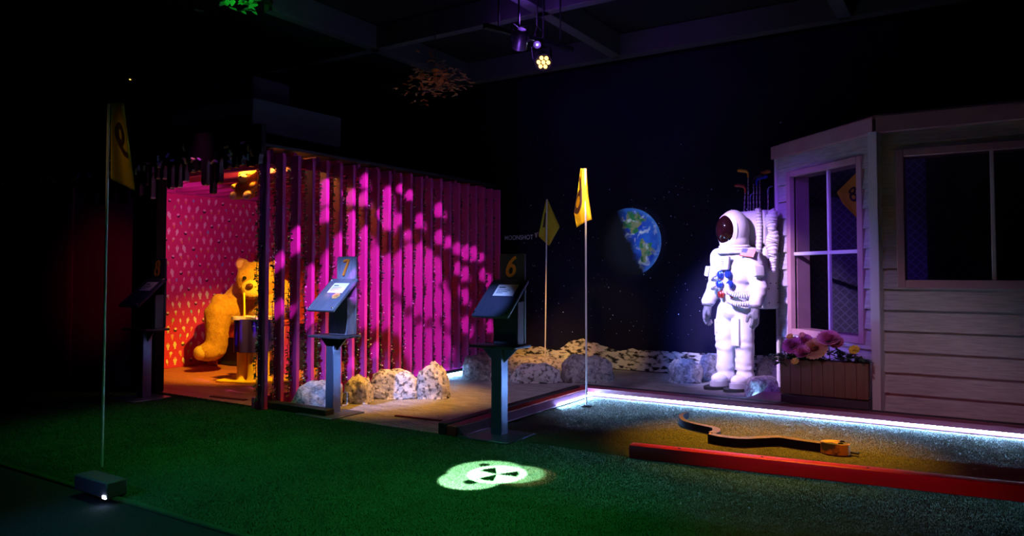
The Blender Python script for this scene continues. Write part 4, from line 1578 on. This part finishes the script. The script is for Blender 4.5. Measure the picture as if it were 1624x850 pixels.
PARP = PY(862, 99, 6.3)
cells7 = [(0, 0)] + [(.58 * math.cos(a * math.pi / 3), .58 * math.sin(a * math.pi / 3)) for a in range(6)]
par('black stage lamp with glowing amber lens cells below the track', PARP, PARP + Vector((.60, -.66, -.62)), .085, M['lens'], cells7)
BLP = PY(823, 76, 6.0)
par('black stage lamp lit violet left of the amber lamp', BLP, BLP + Vector((-.5, .5, -.8)), .075, M['lensblue'], [(0, 0)])
SLP = PY(852, 71, 6.2)
par('small stage lamp with a white glint above the amber lamp', SLP, SLP + Vector((.3, -.8, -.4)), .035, M['lenswhite'], [(0, 0)])
XLP = PY(206, 126, 5.2)
par('small warm lamp glinting beyond the big dim yellow flag', XLP, XLP + Vector((.5, -.8, -.2)), .03, M['lens'], [(0, 0)])

# dry leaves bunch and green leaves under the ceiling
p = PY(690, 128, 6.2)
lb = MB()
for q_ in range(160):
    c = p + Vector((random.gauss(0, .16), random.gauss(0, .12), random.gauss(0, .11)))
    leafspray(lb, c, 2, .07, .035)
t = thing('dry_leaf_bunch', 'bunch of dry orange leaves hanging from the dark ceiling', 'leaf bunch')
lb.build('foliage', M['dry'], t, smooth=False)
MB().tube([p, p + Vector((0, 0, 4.25 - p.z))], .006, 6).build('stem', M['black'], t)
p = PY(385, 8, 4.5)
lb = MB()
for q_ in range(22):
    c = p + Vector((random.gauss(0, .14), random.gauss(0, .1), random.gauss(0, .03)))
    leafspray(lb, c, 2, .10, .05)
t = thing('green_leaf_bunch', 'green-lit bunch of glossy leaves hanging from the ceiling', 'leaf bunch')
lb.build('foliage', M['greenleaf'], t, smooth=False)
MB().tube([p, p + Vector((0, 0, 4.25 - p.z))], .006, 6).build('stem', M['black'], t)
GL = p

# ================================================================== LIGHTS


def spot(name, pos, aim, power, col, ang, blend=.5, r=.05):
    l = bpy.data.lights.new(name, 'SPOT')
    l.energy = power
    l.color = col
    l.spot_size = R(ang)
    l.spot_blend = blend
    l.shadow_soft_size = r
    o = bpy.data.objects.new(name, l)
    COL.objects.link(o)
    o.location = pos
    o.rotation_euler = (Vector(aim) - Vector(pos)).to_track_quat('-Z', 'Y').to_euler()
    return o


def point(name, pos, power, col, r=.05):
    l = bpy.data.lights.new(name, 'POINT')
    l.energy = power
    l.color = col
    l.shadow_soft_size = r
    o = bpy.data.objects.new(name, l)
    COL.objects.link(o)
    o.location = pos
    return o


def gobo(o, build):
    """pattern slide of a projector: transmission as a function of the direction in the lamp's own frame"""
    bpy.context.view_layer.update()
    inv = o.matrix_world.inverted()
    l = o.data
    l.use_nodes = True
    k = NT(l.node_tree)
    em = k.n['Emission']
    tc = k.new('ShaderNodeTexCoord')
    sp = k.new('ShaderNodeSeparateXYZ')
    k.link(tc.outputs['Normal'], sp.inputs[0])
    u = k.math('DIVIDE', sp.outputs['X'], sp.outputs['Z'])
    v = k.math('DIVIDE', sp.outputs['Y'], sp.outputs['Z'])
    cv = k.new('ShaderNodeCombineXYZ')
    k.link(u, cv.inputs[0])
    k.link(v, cv.inputs[1])

    def uv(P):
        q = inv @ Vector(P)
        return (q.x / q.z, q.y / q.z)

    def disc(c, r, soft):
        vm = k.new('ShaderNodeVectorMath', operation='DISTANCE')
        k.link(cv.outputs[0], vm.inputs[0])
        vm.inputs[1].default_value = (c[0], c[1], 0)
        mr = k.new('ShaderNodeMapRange', interpolation_type='SMOOTHSTEP')
        mr.inputs['From Min'].default_value = r * (1 + soft)
        mr.inputs['From Max'].default_value = r * (1 - soft)
        k.link(vm.outputs['Value'], mr.inputs['Value'])
        return mr.outputs[0]
    s = build(k, cv, uv, disc)
    k.link(s, em.inputs['Strength'])


# --- magenta leaf projector on the slat fence
MAG = spot('magenta_projector', (-2.3, 3.5, 3.5), (-5.55, 6.0, 1.25), 1700, (.85, .12, 1.), 62, .2, .02)
LIT = [(517, 293, 9), (517, 305, 10), (517, 317, 8), (517, 340, 11), (561, 313, 12), (547, 310, 6), (581, 288, 11), (581, 315, 12), (560, 345, 10), (562, 360, 10),
       (472, 372, 12), (470, 388, 12), (442, 411, 13), (492, 434, 15), (540, 392, 20), (528, 420, 22), (560, 395, 28), (582, 395, 26), (582, 372, 12),
       (617, 308, 12), (617, 328, 14), (618, 350, 15), (605, 342, 9), (632, 347, 9), (646, 370, 8), (636, 300, 7), (650, 309, 8),
       (667, 350, 11), (698, 333, 11), (698, 376, 11), (711, 383, 9), (728, 395, 10), (739, 400, 11), (751, 400, 11), (762, 405, 7), (727, 426, 10), (737, 432, 11), (770, 438, 11),
       (655, 402, 20), (672, 400, 14), (688, 414, 14), (640, 420, 20), (662, 432, 28), (690, 442, 22), (600, 425, 28), (620, 430, 24),
       (600, 460, 30), (575, 450, 30), (580, 490, 30), (610, 490, 28), (640, 470, 28), (670, 470, 30), (700, 470, 20), (700, 500, 20), (670, 510, 30), (640, 510, 24), (650, 540, 22), (680, 545, 32), (705, 545, 20), (665, 575, 24), (695, 580, 24),
       (737, 468, 12), (740, 515, 13), (777, 516, 10), (598, 556, 13), (442, 486, 13), (463, 486, 10), (491, 456, 16), (492, 480, 14), (490, 505, 12), (488, 572, 14), (515, 548, 8), (515, 592, 14), (514, 470, 14), (512, 440, 16), (560, 577, 10), (540, 450, 24), (550, 490, 24)]
DARK = [(603, 388, 8), (618, 394, 8), (632, 388, 7), (590, 384, 5), (643, 380, 6), (625, 462, 9), (636, 476, 9), (648, 492, 9), (664, 505, 9), (682, 512, 9), (702, 512, 9), (590, 528, 12), (612, 530, 12), (628, 548, 12), (500, 415, 7), (545, 372, 6), (700, 455, 6), (655, 385, 6)]


def fence_pat(k, cv, uv, disc):
    def cc(px, py, r):
        c = uv(PX(px, py, -5.56))
        e = uv(PX(px, py - r, -5.56))
        return c, math.hypot(e[0] - c[0], e[1] - c[1])
    lit = None
    for p_ in LIT:
        c, r = cc(*p_)
        d = disc(c, r, .30)
        lit = d if lit is None else k.math('ADD', lit, d)
    lit = k.math('MINIMUM', lit, 1.)
    dk = None
    for p_ in DARK:
        c, r = cc(*p_)
        d = disc(c, r, .45)
        dk = d if dk is None else k.math('MAXIMUM', dk, d)
    return k.math('MULTIPLY', lit, k.math('SUBTRACT', 1., k.math('MULTIPLY', dk, .85)))


gobo(MAG, fence_pat)

# --- logo projectors on the walkway turf
LG = spot('logo_projector', (-2.0, 2.0, 3.7), tuple(F(785, 753)), 40000, (.95, 1., 1.), 24, .1, .004)


def fcirc(uv, x0_, x1_, y0_, y1_):
    c = F((x0_ + x1_) / 2, (y0_ + y1_) / 2 + .8)
    a_, b_2 = F(x0_, (y0_ + y1_) / 2), F(x1_, (y0_ + y1_) / 2)
    r = (a_ - b_2).length / 2
    cu = uv(c)
    e1, e2 = uv(c + Vector((r, 0, 0))), uv(c + Vector((0, r, 0)))
    return cu, (math.hypot(e1[0] - cu[0], e1[1] - cu[1]) + math.hypot(e2[0] - cu[0], e2[1] - cu[1])) / 2


def logo_pat(k, cv, uv, disc):
    def C(x0_, x1_, y0_, y1_, soft=.05):
        c, r = fcirc(uv, x0_, x1_, y0_, y1_)
        return disc(c, r, soft), c, r
    inner, ci, ri = C(738, 838, 737, 766)
    lob = [C(706, 836, 729, 768, .08)[0], C(693, 800, 743, 777, .08)[0], C(770, 866, 737, 766, .12)[0]]
    o = k.math('MULTIPLY', lob[0], .32)
    o = k.math('MAXIMUM', o, k.math('MULTIPLY', lob[1], .32))
    o = k.math('MAXIMUM', o, k.math('MULTIPLY', lob[2], .16))
    for d in ((759, 778, 735, 739), (734, 760, 760, 767)):
        o = k.math('MULTIPLY', o, k.math('SUBTRACT', 1., C(*d, .3)[0]))
    # trefoil of three wedges
    sp = k.new('ShaderNodeSeparateXYZ')
    k.link(cv.outputs[0], sp.inputs[0])
    dx = k.math('SUBTRACT', sp.outputs[0], ci[0])
    dy = k.math('SUBTRACT', sp.outputs[1], ci[1])
    an = k.math('ARCTAN2', dy, dx)
    e = uv(F(772, 743.5))
    a0 = math.atan2(e[1] - ci[1], e[0] - ci[0])
    w = k.math('COSINE', k.math('MULTIPLY', k.math('SUBTRACT', an, a0), 3.))
    w = k.math('MULTIPLY', k.math('SUBTRACT', w, .2), 6., clamp=True)
    w = k.math('MULTIPLY', w, disc(ci, ri * .74, .05))
    inn = k.math('MULTIPLY', inner, k.math('SUBTRACT', 1., w))
    notin = k.math('SUBTRACT', 1., inner)
    return k.math('ADD', k.math('MULTIPLY', o, notin), inn)


gobo(LG, logo_pat)
LO = spot('logo_projector_amber', (-2.0, 2.0, 3.7), tuple(F(840, 755)), 1500, (1., .24, .16), 20, .1, .004)


def logo2(k, cv, uv, disc):
    c, r = fcirc(uv, 775, 883, 737, 773)
    c2, r2 = fcirc(uv, 738, 838, 737, 766)
    c3, r3 = fcirc(uv, 838, 858, 749, 757)
    o = k.math('MULTIPLY', disc(c, r, .08), k.math('SUBTRACT', 1., disc(c2, r2, .05)))
    return k.math('MULTIPLY', o, k.math('SUBTRACT', 1., disc(c3, r3, .2)))


gobo(LO, logo2)

# --- washes
spot('astronaut_key', (-3.45, 4.3, 3.6), (-2.30, 8.02, 1.0), 1700, (.92, .68, 1.), 25, .6, .06)
spot('violet_wash', (-3.3, 4.0, 3.6), (-1.85, 8.0, 1.1), 900, (.26, .08, 1.), 34, .8, .08)
spot('amber_rocks', (-3.7, 5.9, 3.35), (-5.05, 5.65, .0), 1000, (1., .45, .04), 40, .9, .06)
spot('white_rocks', (-3.2, 3.9, 3.6), (-4.85, 5.65, .15), 330, (1., .82, .98), 13, .8, .05)
spot('amber_mound', (-2.9, 4.6, 3.5), (-4.8, 8.3, .3), 1100, (1., .45, .04), 17, .9, .05)
spot('amber_flag', (-2.0, 3.6, 3.6), (-3.16, 6.23, 2.0), 420, (1., .62, .12), 14, .6, .05)
spot('amber_green', (-1.55, 6.3, 3.8), (-1.35, 5.55, 0), 1250, (1., .42, .015), 36, .9, .08)
spot('lilac_floor', (-3.0, 5.0, 3.7), (-3.6, 7.0, 0), 200, (.76, .62, 1.), 42, .9, .1)
spot('blue_stand', (-4.0, 2.2, 3.3), (-4.9, 4.7, .84), 1500, (.30, .42, 1.), 18, .7, .04)
spot('blue_stand_near', (-2.4, 2.0, 3.4), (-3.2, 4.62, 1.06), 800, (.25, .38, 1.), 7, .8, .03)
spot('digit_fill', (-2.2, 2.6, 2.8), (-3.12, 4.86, 1.30), 16, (1., .8, .7), 7, .8, .03)  # fill added to lift the orange numeral, no lamp known here
spot('turf_wash', (-3.1, 2.7, 4.1), (-3.1, 2.9, 0), 230, (.14, 1., .30), 58, .9, .25)
spot('turf_wash_far', (-5.3, 3.25, 4.1), (-5.4, 3.55, 0), 170, (.14, 1., .26), 48, .9, .25)
spot('turf_wash_right', (-1.7, 2.9, 4.1), (-1.7, 3.1, 0), 100, (.12, 1., .28), 50, .9, .25)
spot('rust_wash', (-3.2, 4.4, 2.4), (-5.6, 6.6, .1), 6, (1., .10, .01), 75, .9, .15)
spot('fence_violet', (-3.0, 4.7, 3.2), (-5.6, 4.72, 1.0), 9, (.36, .08, 1.), 22, .9, .1)
spot('red_beam_fill', (-1.1, 1.6, 1.2), (-.75, 4.7, .06), 70, (1., .08, .16), 36, .9, .1)  # red fill added so the beam front shows, not a known lamp
spot('earth_fill', (-3.2, 4.4, 3.8), tuple(PY(1005, 384, MY)), 480, (.60, .72, 1.), 11, .8, .05)  # spot added to brighten the Earth print, no such source seen
spot('blue_wash', (-3.6, 6.2, 3.0), (-2.4, 8.85, .25), 900, (.12, .25, 1.), 32, .9, .05)
# --- booth
point('booth_warm_lamp', (-6.55, 4.985, 2.40), 22, (1., .52, .06), .02)
point('booth_pink_fill', (-6.9, 4.72, 1.7), 1.0, (1., .25, .55), .05)
spot('booth_bear_lamp', (-6.45, 5.36, 2.28), (-7.5, 5.97, .78), 560, (1., .53, .025), 60, .7, .04)
spot('booth_magenta', (-7.6, 4.75, 2.1), (-9.0, 6.2, 1.75), 58, (1., .16, .66), 72, .9, .08)
spot('magenta_floor', (-6.4, 4.2, 3.0), (-6.5, 4.75, 0), 26, (1., .14, .5), 40, .9, .08)
# --- dim extras
point('ceiling_violet', (-3.75, 6.1, 3.75), 5, (.30, .10, 1.), .05)
spot('ceiling_wash', (-3.6, 5.6, 3.1), (-3.9, 8.4, 4.1), 40, (.30, .10, 1.), 80, .8, .1)
spot('green_lamp', (GL.x + .25, GL.y - .5, GL.z - .35), tuple(GL), 14, (.05, 1., .12), 40, .5, .03)
spot('dry_leaf_amber', (-4.3, 5.7, 3.3), tuple(PY(690, 135, 6.2)), 6, (1., .4, .05), 30, .6, .03)
spot('blue_edge', (-4.3, 1.3, .9), (-3.6, 2.45, 0), 14, (.12, .40, 1.), 80, .9, .1)
spot('cottage_wash', (-1.0, 3.6, 4.0), (-.5, 7.2, .1), 145, (.90, .62, .88), 26, .9, .15)
point('cottage_room_fill', tuple(HC + Vector((-.1, .8, 2.3))), 1.6, (.35, .15, 1.), .1)  # added violet fill that makes the lattice lining visible
spot('bulkhead_violet', (-6.4, 2.6, 3.6), (-7.4, 4.6, 2.7), .7, (.45, .25, 1.), 50, .8, .1)
point('stand_fill', (-6.3, 3.4, 1.9), 1.6, (.25, .22, 1.), .05)  # small blue fill added to bring out the unlit stand
spot('panel_red_fill', (-6.8, 2.6, 1.6), (-8.3, 4.5, 1.2), 6, (1., .05, .12), 40, .9, .1)  # dim red fill added to raise the dark booth panel
spot('digit_glimmer', (-6.0, 2.8, 2.0), (-7.06, 4.36, 1.25), 3, (1., .6, .5), 14, .8, .05)
spot('flag_dim_amber', (-5.0, .6, 3.2), tuple(pb9 + Vector((.15, 0, .6))), 16, (1., .6, .2), 16, .8, .1)

# ================================================================== WORLD, CAMERA, VIEW
w = bpy.data.worlds.new('World')
S.world = w
w.use_nodes = True
w.node_tree.nodes['Background'].inputs[0].default_value = (.02, .02, .04, 1)
w.node_tree.nodes['Background'].inputs[1].default_value = .02
cam = bpy.data.cameras.new('camera')
co = bpy.data.objects.new('camera', cam)
COL.objects.link(co)
co.location = (0, 0, CAMH)
co.rotation_euler = (R(90) + PITCH, 0, YAW)
cam.sensor_width = 36
cam.lens = FPX / 1624 * 36
cam.shift_y = (CYP - 425) / 1624
cam.clip_end = 100
S.camera = co
S.view_settings.view_transform = 'Standard'
S.view_settings.look = 'None'
S.view_settings.gamma = 1
S.view_settings.exposure = 0
S.view_settings.use_curve_mapping = False
S.cycles.use_denoising = True
S.cycles.max_bounces = 6
S.cycles.sample_clamp_indirect = 4
